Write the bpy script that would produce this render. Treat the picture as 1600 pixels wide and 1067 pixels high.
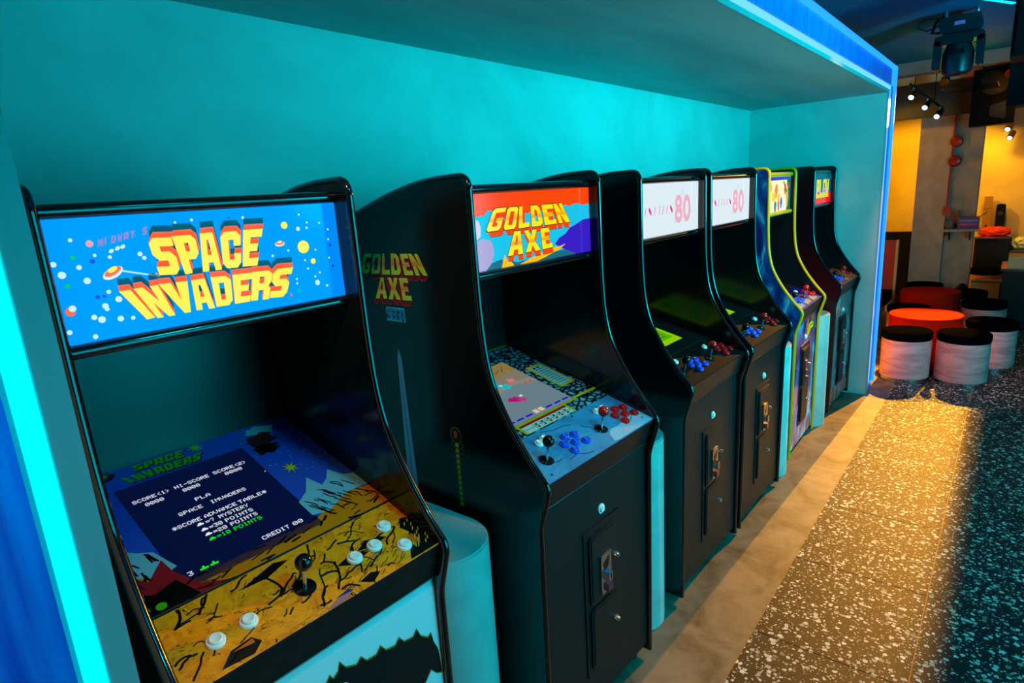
import bpy, bmesh, math, random
from mathutils import Vector, Matrix
from mathutils.geometry import tessellate_polygon

random.seed(7)
sc = bpy.context.scene
for o in list(bpy.data.objects):
    bpy.data.objects.remove(o)
C = sc.collection

# ------------------------------------------------------------------ camera
CAM = Vector((-1.1902, -0.9414, 1.7146))
YAW, PITCH, ROLL = math.radians(39.547), math.radians(-13.416), math.radians(-3.712)
fw = Vector((math.cos(YAW)*math.cos(PITCH), math.sin(YAW)*math.cos(PITCH), math.sin(PITCH)))
rt = fw.cross(Vector((0, 0, 1))).normalized()
up = rt.cross(fw)
r2 = math.cos(ROLL)*rt + math.sin(ROLL)*up
u2 = -math.sin(ROLL)*rt + math.cos(ROLL)*up
cd = bpy.data.cameras.new('camera')
cam = bpy.data.objects.new('camera', cd)
C.objects.link(cam)
cam.matrix_world = Matrix(((r2.x, u2.x, -fw.x, CAM.x), (r2.y, u2.y, -fw.y, CAM.y), (r2.z, u2.z, -fw.z, CAM.z), (0, 0, 0, 1)))
cd.sensor_width = 36
cd.lens = 955.7/1600*36
cd.clip_start = 0.02
sc.camera = cam

# ------------------------------------------------------------------ world, exposure
w = bpy.data.worlds.new('world')
sc.world = w
w.use_nodes = True
w.node_tree.nodes['Background'].inputs[0].default_value = (0.02, 0.05, 0.08, 1)
w.node_tree.nodes['Background'].inputs[1].default_value = 0.05
vs = sc.view_settings
vs.view_transform = 'Standard'
vs.look = 'None'
vs.gamma = 1
vs.exposure = 0
vs.use_curve_mapping = False

# brightness of the lamps of the place
WINDOW_L = 6.0       # backlit cyan glass wall across the room
STAGE_W = 640        # cyan stage wash
WARM_W = 3000         # warm track spot raking the floor
YELLOW_W = 3.0
DOWN_W = 30          # warm ceiling spots over the control panels

def lin(c):
    return tuple(((v/255)/12.92 if v/255 <= 0.04045 else ((v/255+0.055)/1.055)**2.4) for v in c)

def lamp(kind, name, loc, target, power, color, **kw):
    d = bpy.data.lights.new(name, kind)
    d.energy = power
    d.color = color
    for k, v in kw.items():
        setattr(d, k, v)
    o = bpy.data.objects.new(name, d)
    C.objects.link(o)
    o.location = loc
    o.rotation_euler = (Vector(target)-Vector(loc)).to_track_quat('-Z', 'Y').to_euler()
    return o

# cyan stage washes hung over the room side of the arcade niche
lamp('SPOT', 'unseen_wash_lamp', (1.75, -2.9, 2.0), (2.35, 0.8, 1.95), STAGE_W, (0.0, 0.84, 0.93), spot_size=math.radians(88), spot_blend=1.0, shadow_soft_size=0.55)
# warm track spot at the far end raking the floor towards the camera
WARM_P = (6.75, -0.26, 2.54)
WARM_P2 = (6.75, -0.775, 2.54)
lamp('SPOT', 'warm_track_lamp', WARM_P, (2.6, -0.50, 0.0), WARM_W*0.5, (1.0, 0.42, 0.03), spot_size=math.radians(52), spot_blend=0.25, shadow_soft_size=0.004)
lamp('SPOT', 'warm_track_lamp', WARM_P2, (2.6, -0.45, 0.0), WARM_W*0.5, (1.0, 0.42, 0.03), spot_size=math.radians(52), spot_blend=0.25, shadow_soft_size=0.002)
# warm-white ceiling spots close in front of the niche, aimed down at the control panels
for x_ in (-0.60, 0.31, 1.26, 1.92, 2.85, 3.78):
    lamp('SPOT', 'unseen_spot_lamp', (x_-0.10, -0.62, 2.72), (x_, 0.14, 1.0), DOWN_W*(1.0 if x_ < 1 else (0.55 if x_ < 2.5 else 1.0)), (1.0, 0.60, 0.24), spot_size=math.radians(25), spot_blend=0.6, shadow_soft_size=0.03)
lamp('SPOT', 'unseen_wash_lamp', (2.2, -2.9, 1.7), (4.8, -0.5, 3.1), 400, (0.0, 0.62, 1.0), spot_size=math.radians(50), spot_blend=1.0, shadow_soft_size=0.1)  # added cyan light, no known fixture, brightens the far ceiling
lamp('SPOT', 'unseen_spot_lamp', (-1.0, -0.62, 2.72), (0.0, 0.50, 1.42), 75, (1.0, 0.80, 0.50), spot_size=math.radians(27), spot_blend=0.7, shadow_soft_size=0.03)  # extra spot added only to lift the second machine's side lettering
lamp('SPOT', 'unseen_spot_lamp', (2.25, -0.62, 2.72), (2.78, 0.15, 1.30), 70, (1.0, 0.50, 0.14), spot_size=math.radians(40), spot_blend=0.8, shadow_soft_size=0.03)  # extra warm spot added so the yellow edge trim shows yellow
lamp('SPOT', 'unseen_wash_lamp', (-0.1, -1.5, 2.70), (-0.1, 0.2, 0.80), 105, (0.0, 0.78, 1.0), spot_size=math.radians(60), spot_blend=1.0, shadow_soft_size=0.15)  # added cyan light from above for the divider tops
lamp('SPOT', 'unseen_spot_lamp', (3.3, -0.50, 2.72), (4.72, -0.58, 0.25), 130, (1.0, 0.50, 0.52), spot_size=math.radians(34), spot_blend=0.8, shadow_soft_size=0.05)  # added pinkish light, source unseen, brightens the front stools
# warm spots washing the yellow walls of the room behind
for nm, a, b, p in [('wall_wash_lamp', (8.3, 0.15, 2.25), (9.4, 0.25, 1.0), 34), ('wall_wash_lamp', (8.6, -0.75, 2.1), (9.4, -0.85, 1.0), 13), ('wall_wash_lamp', (8.9, -0.4, 2.3), (9.4, -0.5, 1.3), 7), ('wall_wash_lamp', (6.9, 0.25, 2.45), (7.5, -0.30, 1.2), 3)]:
    lamp('SPOT', nm, a, b, p*YELLOW_W, (1.0, 0.56, 0.004), spot_size=math.radians(120), spot_blend=0.5, shadow_soft_size=0.03)
lamp('SPOT', 'table_lamp_spot', (6.2, -0.45, 2.6), (5.75, -0.38, 0.4), 9, (1.0, 0.55, 0.15), spot_size=math.radians(34), spot_blend=0.6, shadow_soft_size=0.03)

# ------------------------------------------------------------------ materials
MATS = {}
def mat(name, rgb, rough=0.5, metal=0.0, spec=0.5, emit=None, strength=1.0, coat=0.0, srgb=True):
    if name in MATS:
        return MATS[name]
    m = bpy.data.materials.new(name)
    m.use_nodes = True
    b = m.node_tree.nodes['Principled BSDF']
    c = lin(rgb) if srgb else rgb
    b.inputs['Base Color'].default_value = (*c, 1)
    b.inputs['Roughness'].default_value = rough
    b.inputs['Metallic'].default_value = metal
    b.inputs['Specular IOR Level'].default_value = spec
    b.inputs['Coat Weight'].default_value = coat
    if emit is not None:
        b.inputs['Emission Color'].default_value = (*lin(emit), 1)
        b.inputs['Emission Strength'].default_value = strength
    MATS[name] = m
    return m

def nodes(m):
    nt = m.node_tree
    return nt, nt.nodes, nt.links, nt.nodes['Principled BSDF']

def N(nt, typ, **kw):
    n = nt.nodes.new(typ)
    for k, v in kw.items():
        setattr(n, k, v)
    return n

def ramp(nt, stops, interp='LINEAR'):
    r = nt.nodes.new('ShaderNodeValToRGB')
    r.color_ramp.interpolation = interp
    e = r.color_ramp.elements
    while len(e) < len(stops):
        e.new(0.5)
    for i, (p, c) in enumerate(stops):
        e[i].position = p
        e[i].color = (*lin(c), 1)
    return r

def glow(name, rgb, strength=1.0, rough=0.12):          # backlit print under gloss acrylic
    return mat('lit_'+name, (0, 0, 0), rough=rough, spec=0.3, emit=rgb, strength=strength)

def printed(name, rgb, rough=0.3):
    return mat('print_'+name, rgb, rough=rough)

def plaster(name, rgb, rgb2, scale=1.6, rough=0.6, bump=0.15, stretch=(1, 1, 1)):
    m = mat(name, rgb, rough=rough)
    nt, ns, lk, b = nodes(m)
    g = N(nt, 'ShaderNodeNewGeometry')
    mp = N(nt, 'ShaderNodeMapping')
    mp.inputs['Scale'].default_value = stretch
    n1 = N(nt, 'ShaderNodeTexNoise')
    n1.inputs['Scale'].default_value = scale
    n1.inputs['Detail'].default_value = 9
    n1.inputs['Roughness'].default_value = 0.62
    n1.inputs['Distortion'].default_value = 0.7
    r = ramp(nt, [(0.32, rgb2), (0.62, rgb)])
    lk.new(g.outputs['Position'], mp.inputs['Vector'])
    lk.new(mp.outputs[0], n1.inputs['Vector'])
    lk.new(n1.outputs['Fac'], r.inputs[0])
    lk.new(r.outputs[0], b.inputs['Base Color'])
    bp = N(nt, 'ShaderNodeBump')
    bp.inputs['Strength'].default_value = bump
    bp.inputs['Distance'].default_value = 0.01
    lk.new(n1.outputs['Fac'], bp.inputs['Height'])
    lk.new(bp.outputs[0], b.inputs['Normal'])
    return m

M_PLASTER = plaster('niche_plaster', (196, 196, 196), (168, 172, 172), 1.3, 0.55)
M_SOFFIT = plaster('soffit_plaster', (176, 176, 176), (146, 150, 150), 1.1, 0.6, stretch=(0.6, 2.2, 1))
M_PIER = plaster('pier_concrete', (188, 186, 182), (160, 160, 158), 5.0, 0.6)
M_CONC = plaster('concrete_floor', (136, 116, 96), (70, 59, 50), 5.2, 0.6, 0.15)
M_COLUMN = plaster('column_concrete', (206, 166, 140), (170, 138, 116), 3.0, 0.65)
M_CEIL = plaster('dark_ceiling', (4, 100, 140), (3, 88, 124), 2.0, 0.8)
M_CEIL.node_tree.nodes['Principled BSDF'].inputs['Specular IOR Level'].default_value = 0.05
M_DARKWALL = plaster('dark_wall', (40, 42, 44), (30, 32, 34), 2.0, 0.7)
M_OCHRE = plaster('ochre_wall', (214, 176, 120), (190, 150, 96), 1.2, 0.6)
M_FASCIA = plaster('dark_fascia', (66, 54, 46), (44, 36, 32), 1.0, 0.7)
M_BEAM = plaster('grey_beam', (126, 116, 112), (100, 92, 90), 2.0, 0.7)

# terrazzo: dark cement with pale chips
M_TERR = mat('terrazzo', (24, 24, 26), rough=0.62, spec=0.3)
nt, ns, lk, b = nodes(M_TERR)
g = N(nt, 'ShaderNodeNewGeometry')
def chips(scale, lo, hi, seed):
    nz = N(nt, 'ShaderNodeTexNoise'); nz.inputs['Scale'].default_value = scale*1.7
    mx = N(nt, 'ShaderNodeVectorMath', operation='MULTIPLY_ADD')
    mx.inputs[1].default_value = (0.012, 0.012, 0.0)
    lk.new(g.outputs['Position'], nz.inputs['Vector'])
    lk.new(nz.outputs['Color'], mx.inputs[0])
    off = N(nt, 'ShaderNodeVectorMath', operation='ADD'); off.inputs[1].default_value = (seed, seed*0.7, 0)
    lk.new(g.outputs['Position'], off.inputs[0])
    lk.new(off.outputs[0], mx.inputs[2])
    v = N(nt, 'ShaderNodeTexVoronoi'); v.inputs['Scale'].default_value = scale
    lk.new(mx.outputs[0], v.inputs['Vector'])
    sep = N(nt, 'ShaderNodeSeparateColor'); lk.new(v.outputs['Color'], sep.inputs[0])
    th = N(nt, 'ShaderNodeMapRange'); th.inputs['To Min'].default_value = lo; th.inputs['To Max'].default_value = hi
    lk.new(sep.outputs[0], th.inputs['Value'])
    lt = N(nt, 'ShaderNodeMath', operation='LESS_THAN')
    lk.new(v.outputs['Distance'], lt.inputs[0]); lk.new(th.outputs[0], lt.inputs[1])
    cr = ramp(nt, [(0.0, (120, 112, 100)), (0.4, (196, 188, 172)), (1.0, (228, 222, 208))])
    lk.new(sep.outputs[1], cr.inputs[0])
    return lt, cr
lt1, cr1 = chips(54, -0.16, 0.56, 0.0)
lt2, cr2 = chips(125, -0.32, 0.46, 3.3)
m1 = N(nt, 'ShaderNodeMix', data_type='RGBA'); m2 = N(nt, 'ShaderNodeMix', data_type='RGBA')
m1.inputs[6].default_value = (*lin((24, 24, 26)), 1)
lk.new(lt2.outputs[0], m1.inputs[0]); lk.new(cr2.outputs[0], m1.inputs[7])
lk.new(lt1.outputs[0], m2.inputs[0]); lk.new(m1.outputs[2], m2.inputs[6]); lk.new(cr1.outputs[0], m2.inputs[7])
lk.new(m2.outputs[2], b.inputs['Base Color'])
M_BRASS = mat('divider_brass', (150, 128, 84), rough=0.6)

M_BLACK = mat('black_satin', (19, 19, 20), rough=0.46, spec=0.25)
nt, ns, lk, b = nodes(M_BLACK)
tn = N(nt, 'ShaderNodeTexNoise'); tn.inputs['Scale'].default_value = 900
tc = N(nt, 'ShaderNodeTexCoord'); lk.new(tc.outputs['Object'], tn.inputs['Vector'])
bp = N(nt, 'ShaderNodeBump'); bp.inputs['Strength'].default_value = 0.12; bp.inputs['Distance'].default_value = 0.001
lk.new(tn.outputs['Fac'], bp.inputs['Height']); lk.new(bp.outputs[0], b.inputs['Normal'])
M_CPB = mat('black_matte_panel', (15, 18, 19), rough=0.7, spec=0.05)
M_GLOSS = mat('black_gloss_laminate', (17, 20, 22), rough=0.16)
M_INNER = mat('black_inner', (26, 30, 32), rough=0.36)
M_TRIM = mat('black_edge_trim', (10, 10, 12), rough=0.14, coat=0.6)
M_CHROME = mat('chrome', (215, 215, 220), rough=0.16, metal=1.0)
M_WHITEPL = mat('white_plastic', (232, 234, 230), rough=0.3)
M_BLACKPL = mat('black_plastic', (12, 12, 12), rough=0.15)
M_REDPL = mat('red_plastic', (240, 14, 18), rough=0.22)
M_BLUEPL = mat('blue_plastic', (30, 88, 224), rough=0.25)
M_YTRIM = mat('yellow_edge_trim', (255, 158, 2), rough=0.35, spec=0.3)
M_RUBBER = mat('rubber', (18, 18, 18), rough=0.7)

# ------------------------------------------------------------------ mesh helpers
class MB:
    def __init__(s):
        s.v = []; s.f = []; s.m = []; s.uv = {}
    def add(s, vs, fs, mi=0, uvs=None):
        o = len(s.v)
        s.v += [tuple(p) for p in vs]
        for f in fs:
            s.f.append(tuple(o+i for i in f)); s.m.append(mi)
        if uvs:
            for i, q in enumerate(uvs):
                s.uv[o+i] = q
        return s
    def box(s, a, b, mi=0):
        x0, y0, z0 = a; x1, y1, z1 = b
        return s.add([(x0, y0, z0), (x1, y0, z0), (x1, y1, z0), (x0, y1, z0), (x0, y0, z1), (x1, y0, z1), (x1, y1, z1), (x0, y1, z1)],
                     [(0, 3, 2, 1), (4, 5, 6, 7), (0, 1, 5, 4), (1, 2, 6, 5), (2, 3, 7, 6), (3, 0, 4, 7)], mi)
    def prism(s, poly, h0, h1, axis='x', mi=0, mside=None):
        n = len(poly)
        def P(p, h):
            if axis == 'x': return (h, p[0], p[1])
            if axis == 'y': return (p[0], h, p[1])
            return (p[0], p[1], h)
        vs = [P(p, h0) for p in poly]+[P(p, h1) for p in poly]
        tri = tessellate_polygon([[Vector((p[0], p[1], 0)) for p in poly]])
        fs = [tuple(t) for t in tri]+[tuple(n+i for i in reversed(t)) for t in tri]
        s.add(vs, fs, mi)
        s.add(vs, [(i, (i+1) % n, n+(i+1) % n, n+i) for i in range(n)], mi if mside is None else mside)
        return s
    def tube(s, path, r, seg=8, mi=0, closed=False):
        path = [Vector(p) for p in path]; n = len(path); rings = []
        prev = None
        for i, p in enumerate(path):
            a = path[i-1] if (i > 0 or closed) else p
            b_ = path[(i+1) % n] if (i < n-1 or closed) else p
            t = (b_-a).normalized()
            if prev is None:
                q = Vector((0, 0, 1)) if abs(t.z) < 0.9 else Vector((1, 0, 0))
                nx = t.cross(q).normalized()
            else:
                nx = (prev-t*prev.dot(t)).normalized()
            prev = nx; ny = t.cross(nx)
            rr = r[i] if isinstance(r, (list, tuple)) else r
            rings.append([p+rr*(math.cos(2*math.pi*k/seg)*nx+math.sin(2*math.pi*k/seg)*ny) for k in range(seg)])
        vs = [q for ring in rings for q in ring]; fs = []
        for i in range(n-1 if not closed else n):
            j = (i+1) % n
            for k in range(seg):
                fs.append((i*seg+k, i*seg+(k+1) % seg, j*seg+(k+1) % seg, j*seg+k))
        if not closed:
            fs += [tuple(range(seg))[::-1], tuple(range((n-1)*seg, n*seg))]
        return s.add(vs, fs, mi)
    def lathe(s, prof, seg=20, mi=0, c=(0, 0, 0), axis='z'):
        vs = []; fs = []; n = len(prof)
        for k in range(seg):
            a = 2*math.pi*k/seg
            for r, h in prof:
                if axis == 'z': vs.append((c[0]+r*math.cos(a), c[1]+r*math.sin(a), c[2]+h))
                elif axis == 'y': vs.append((c[0]+r*math.cos(a), c[1]+h, c[2]+r*math.sin(a)))
                else: vs.append((c[0]+h, c[1]+r*math.cos(a), c[2]+r*math.sin(a)))
        for k in range(seg):
            j = (k+1) % seg
            for i in range(n-1):
                fs.append((k*n+i, j*n+i, j*n+i+1, k*n+i+1))
        fs.append(tuple(k*n for k in range(seg))[::-1]); fs.append(tuple(k*n+n-1 for k in range(seg)))
        return s.add(vs, fs, mi)
    def sphere(s, c, r, seg=18, mi=0, sc_=(1, 1, 1)):
        rings = max(6, seg//2); vs = []; fs = []
        for i in range(rings+1):
            t = math.pi*i/rings
            for k in range(seg):
                a = 2*math.pi*k/seg
                vs.append((c[0]+sc_[0]*r*math.sin(t)*math.cos(a), c[1]+sc_[1]*r*math.sin(t)*math.sin(a), c[2]+sc_[2]*r*math.cos(t)))
        for i in range(rings):
            for k in range(seg):
                fs.append((i*seg+k, (i+1)*seg+k, (i+1)*seg+(k+1) % seg, i*seg+(k+1) % seg))
        return s.add(vs, fs, mi)
    def mesh(s, name, mats, smooth=True):
        me = bpy.data.meshes.new(name)
        me.from_pydata(s.v, [], s.f)
        for m_ in (mats if isinstance(mats, (list, tuple)) else [mats]):
            me.materials.append(m_)
        for p, mi in zip(me.polygons, s.m):
            p.material_index = mi
        if s.uv:
            ul = me.uv_layers.new(name='UVMap')
            for lp in me.loops:
                ul.data[lp.index].uv = s.uv.get(lp.vertex_index, (0, 0))
        me.update()
        if smooth:
            bm = bmesh.new(); bm.from_mesh(me)
            bmesh.ops.remove_doubles(bm, verts=bm.verts, dist=1e-6) if not s.uv else None
            for f in bm.faces: f.smooth = True
            for e in bm.edges:
                if len(e.link_faces) == 2 and e.calc_face_angle(0) > math.radians(38): e.smooth = False
                elif len(e.link_faces) != 2: e.smooth = False
            bm.to_mesh(me); bm.free()
        return me
    def build(s, name, mats, parent=None, smooth=True, loc=None, rot=None):
        return link(name, s.mesh(name, mats, smooth), parent, loc, rot)

def link(name, data, parent=None, loc=None, rot=None):
    o = bpy.data.objects.new(name, data); C.objects.link(o)
    if parent is not None: o.parent = parent
    if loc is not None: o.location = loc
    if rot is not None: o.rotation_euler = rot
    return o

def tag(o, label, cat=None, group=None):
    o['label'] = label
    if cat: o['category'] = cat
    if group: o['group'] = group
    return o

def thing(name, label, cat, loc=(0, 0, 0), rz=0, group=None):
    o = link(name, None, None, loc, (0, 0, rz))
    o.empty_display_size = 0.05
    return tag(o, label, cat, group)

def struct(name, mb, m, parent=None, smooth=True):
    o = mb.build(name, m, parent, smooth)
    if parent is None: o['kind'] = 'structure'
    return o

def rrect(x0, z0, x1, z1, r, seg=5):
    pts = []
    for cx, cz, a0 in ((x1-r, z1-r, 0), (x0+r, z1-r, 90), (x0+r, z0+r, 180), (x1-r, z0+r, 270)):
        for i in range(seg+1):
            a = math.radians(a0+90*i/seg)
            pts.append((cx+r*math.cos(a), cz+r*math.sin(a)))
    return pts

# ------------------------------------------------------------------ lettering
GLY = {
 'S': ([(0, 0), (0, .23), (.6, .23), (.6, .39), (.22, .39), (0, .55), (0, .85), (.2, 1), (1, 1), (1, .77), (.4, .77), (.4, .63), (.78, .63), (1, .47), (1, .15), (.8, 0)],),
 'P': ([(0, 0), (0, 1), (.8, 1), (1, .87), (1, .5), (.8, .36), (.42, .36), (.42, 0)], [(.42, .58), (.62, .58), (.62, .8), (.42, .8)]),
 'A': ([(0, 0), (.04, 1), (.96, 1), (1, 0), (.67, 0), (.64, .22), (.36, .22), (.33, 0)], [(.38, .42), (.62, .42), (.56, .82), (.44, .82)]),
 'C': ([(.2, 0), (0, .14), (0, .86), (.2, 1), (.8, 1), (1, .86), (1, .6), (.64, .6), (.64, .77), (.38, .77), (.38, .23), (.64, .23), (.64, .4), (1, .4), (1, .14), (.8, 0)],),
 'E': ([(0, 0), (0, 1), (1, 1), (1, .78), (.4, .78), (.4, .61), (.85, .61), (.85, .4), (.4, .4), (.4, .22), (1, .22), (1, 0)],),
 'I': ([(0, 0), (0, 1), (1, 1), (1, 0)],),
 'N': ([(0, 0), (0, 1), (.36, 1), (.66, .5), (.66, 1), (1, 1), (1, 0), (.64, 0), (.34, .5), (.34, 0)],),
 'V': ([(0, 1), (.42, 1), (.5, .4), (.58, 1), (1, 1), (.74, 0), (.26, 0)],),
 'D': ([(0, 0), (0, 1), (.75, 1), (1, .85), (1, .15), (.75, 0)], [(.36, .22), (.62, .22), (.62, .78), (.36, .78)]),
 'R': ([(0, 0), (0, 1), (.8, 1), (1, .87), (1, .6), (.86, .48), (1, .36), (1, 0), (.64, 0), (.64, .34), (.38, .34), (.38, 0)], [(.38, .58), (.62, .58), (.62, .8), (.38, .8)]),
 'G': ([(.15, 0), (0, .1), (0, .88), (.15, 1), (1, 1), (1, .8), (.32, .8), (.32, .2), (.68, .2), (.68, .36), (.5, .36), (.5, .56), (1, .56), (1, .1), (.85, 0)],),
 'O': ([(.14, 0), (0, .1), (0, .9), (.14, 1), (.86, 1), (1, .9), (1, .1), (.86, 0)], [(.32, .2), (.68, .2), (.68, .8), (.32, .8)]),
 'L': ([(0, 0), (0, 1), (.36, 1), (.36, .22), (1, .22), (1, 0)],),
 'X': ([(0, 0), (.3, .5), (0, 1), (.34, 1), (.5, .7), (.66, 1), (1, 1), (.7, .5), (1, 0), (.66, 0), (.5, .3), (.34, 0)],),
 'W': ([(0, 1), (.3, 1), (.34, .4), (.45, .8), (.55, .8), (.66, .4), (.7, 1), (1, 1), (.85, 0), (.6, 0), (.5, .4), (.4, 0), (.15, 0)],),
 'M': ([(0, 0), (0, 1), (.3, 1), (.5, .55), (.7, 1), (1, 1), (1, 0), (.74, 0), (.74, .55), (.5, .1), (.26, .55), (.26, 0)],),
 'Y': ([(.35, 0), (.35, .42), (0, 1), (.36, 1), (.5, .66), (.64, 1), (1, 1), (.65, .42), (.65, 0)],),
}
def gpoly(ch):
    loops = GLY[ch]
    pts = [p for l in loops for p in l]
    tri = tessellate_polygon([[Vector((p[0], p[1], 0)) for p in l] for l in loops])
    return pts, tri
GC = {k: gpoly(k) for k in GLY}

class Sheet:
    """flat print laid on a plane: O + u*U + v*V, layers a fraction of a millimetre apart"""
    def __init__(s, O, U, V, flip=False, eps=0.0005):
        s.O = Vector(O); s.U = Vector(U); s.V = Vector(V)
        s.n = s.U.cross(s.V).normalized()*(-1 if flip else 1); s.mb = MB(); s.eps = eps; s.mats = []; s.extra = {}
    def P(s, u, v, k): return s.O+u*s.U+v*s.V+s.n*(s.eps*k)
    def mi(s, m):
        if m not in s.mats: s.mats.append(m)
        return s.mats.index(m)
    def poly(s, pts, m, k=1, uvs=None):
        tri = tessellate_polygon([[Vector((p[0], p[1], 0)) for p in pts]])
        s.mb.add([s.P(*p, k) for p in pts], [tuple(t) for t in tri], s.mi(m), uvs)
    def rect(s, u0, v0, u1, v1, m, k=1):
        s.mb.add([s.P(u0, v0, k), s.P(u1, v0, k), s.P(u1, v1, k), s.P(u0, v1, k)], [(0, 1, 2, 3)], s.mi(m), [(0, 0), (1, 0), (1, 1), (0, 1)])
    def disc(s, u, v, r, m, k=1, seg=14, asp=None, sq=1.0, rot=0.0):
        a_ = s.V.length/s.U.length if asp is None else asp
        pts = []
        for i in range(seg):
            t = 2*math.pi*i/seg
            x, y = r*math.cos(t), r*sq*math.sin(t)
            pts.append((u+(x*math.cos(rot)-y*math.sin(rot))*a_, v+x*math.sin(rot)+y*math.cos(rot)))
        s.poly(pts, m, k)
    def line(s, pts, wd, m, k=1):
        a_ = s.V.length/s.U.length
        for (a, b_), (c, d) in zip(pts[:-1], pts[1:]):
            dx, dy = (c-a)/a_, d-b_; L = math.hypot(dx, dy) or 1
            nx, ny = -dy/L*wd/2, dx/L*wd/2
            s.poly([(a+nx*a_, b_+ny), (c+nx*a_, d+ny), (c-nx*a_, d-ny), (a-nx*a_, b_-ny)], m, k)
    def glyph(s, ch, q, m, k=1, off=(0, 0), grow=0.0):
        pts, tri = GC[ch]
        TL, TR, BR, BL = [Vector(p) for p in q]
        cx = (TL+TR+BR+BL)/4
        if grow:
            TL, TR, BR, BL = [cx+(p-cx)*(1+grow) for p in (TL, TR, BR, BL)]
        vs = []
        for x, y in pts:
            p = (BL*(1-x)+BR*x)*(1-y)+(TL*(1-x)+TR*x)*y
            vs.append(s.P(p[0]+off[0], p[1]+off[1], k))
        s.mb.add(vs, [tuple(t) for t in tri], s.mi(m), [tuple(p) for p in pts])
    def extr(s, ch, q, m, k, d, n=8, o0=(0, 0)):
        for i in range(n+1):
            s.glyph(ch, q, m, k, (o0[0]+d[0]*i/n, o0[1]+d[1]*i/n))
    def word(s, txt, u0, v0, u1, v1, m, k=1, slant=0.0, gap=0.16):
        n = len(txt); cw = (u1-u0)/n
        for i, ch in enumerate(txt):
            if ch in GLY:
                a = u0+i*cw; b_ = a+cw*(1-gap)
                if ch == 'I': a, b_ = a+cw*0.25, a+cw*0.6
                s.glyph(ch, [(a+slant, v1), (b_+slant, v1), (b_, v0), (a, v0)], m, k)
    def flush(s, name, parent):
        """everything laid down so far becomes one printed part"""
        o = s.mb.build(name, s.mats, parent, smooth=False)
        s.mb = MB(); s.mats = []
        return o
    def build(s, name, parent):
        return s.flush(name, parent)

PIX = {'A': '04 0A 11 11 1F 11 11', 'B': '1E 11 11 1E 11 11 1E', 'C': '0E 11 10 10 10 11 0E', 'D': '1E 11 11 11 11 11 1E', 'E': '1F 10 10 1E 10 10 1F',
 'H': '11 11 11 1F 11 11 11', 'I': '0E 04 04 04 04 04 0E', 'L': '10 10 10 10 10 10 1F', 'M': '11 1B 15 15 11 11 11', 'N': '11 19 15 13 11 11 11', 'O': '0E 11 11 11 11 11 0E',
 'P': '1E 11 11 1E 10 10 10', 'R': '1E 11 11 1E 14 12 11', 'S': '0E 11 10 0E 01 11 0E', 'T': '1F 04 04 04 04 04 04', 'U': '11 11 11 11 11 11 0E', 'V': '11 11 11 11 11 0A 04', 'Y': '11 11 0A 04 04 04 04',
 '0': '0E 11 13 15 19 11 0E', '1': '04 0C 04 04 04 04 0E', '2': '0E 11 01 0E 10 10 1F', '3': '1F 01 02 06 01 11 0E', '-': '00 00 00 1F 00 00 00', '<': '01 02 04 08 04 02 01', '>': '10 08 04 02 04 08 10',
 '*': '04 15 0E 15 0E 15 04', '=': '00 00 1F 00 1F 00 00', '?': '0E 11 01 02 04 00 04'}
def pixtext(sh, txt, u0, u1, v0, h, m, k=3):
    n = len(txt); cell = (u1-u0)/(n-0.2); px = cell/6.0; py = h/7
    for i, ch in enumerate(txt):
        if ch not in PIX: continue
        for r, hx in enumerate(PIX[ch].split()):
            bits = int(hx, 16); x = 0
            while x < 5:
                if bits & (16 >> x):
                    x1 = x
                    while x1 < 5 and bits & (16 >> x1): x1 += 1
                    sh.rect(u0+i*cell+x*px, v0+(6-r)*py, u0+i*cell+x1*px, v0+(7-r)*py, m, k)
                    x = x1
                else: x += 1

# ------------------------------------------------------------------ room shell
NX0, NX1 = -1.005, 4.115     # niche ends
NY, NF = 0.80, -0.155        # back wall and front plane
NZ = 2.255                   # soffit height
CZ = 2.78                    # room ceiling
struct('wall_back', MB().box((-1.25, NY, -0.05), (4.32, NY+0.15, CZ)), M_PLASTER)
struct('wall_left', MB().box((-1.215, NF, 0), (NX0, NY, 2.45)), M_PLASTER)
struct('wall_right', MB().box((NX1, NF, 0), (4.31, NY, 2.45)), M_PLASTER)
o = struct('ceiling', MB().box((NX0, NF, NZ), (NX1, NY, 2.45)), M_SOFFIT)
o['label'] = 'pale plaster soffit over the row of machines'
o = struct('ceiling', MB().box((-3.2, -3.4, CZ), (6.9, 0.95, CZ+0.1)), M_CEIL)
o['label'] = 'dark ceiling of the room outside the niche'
struct('wall_far', MB().box((9.4, -3.4, 0), (9.55, 2.0, 3.0)), M_OCHRE)
struct('wall_side', MB().box((4.32, 1.35, 0), (9.4, 1.5, 3.0)), M_OCHRE)
struct('wall_rear', MB().box((-3.35, -3.4, 0), (-3.2, 0.95, 3.0)), M_DARKWALL)
o = struct('ceiling', MB().box((7.25, -3.4, 2.62), (9.4, 1.5, 2.72)), M_OCHRE)
o['label'] = 'ochre ceiling of the far room'

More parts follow.
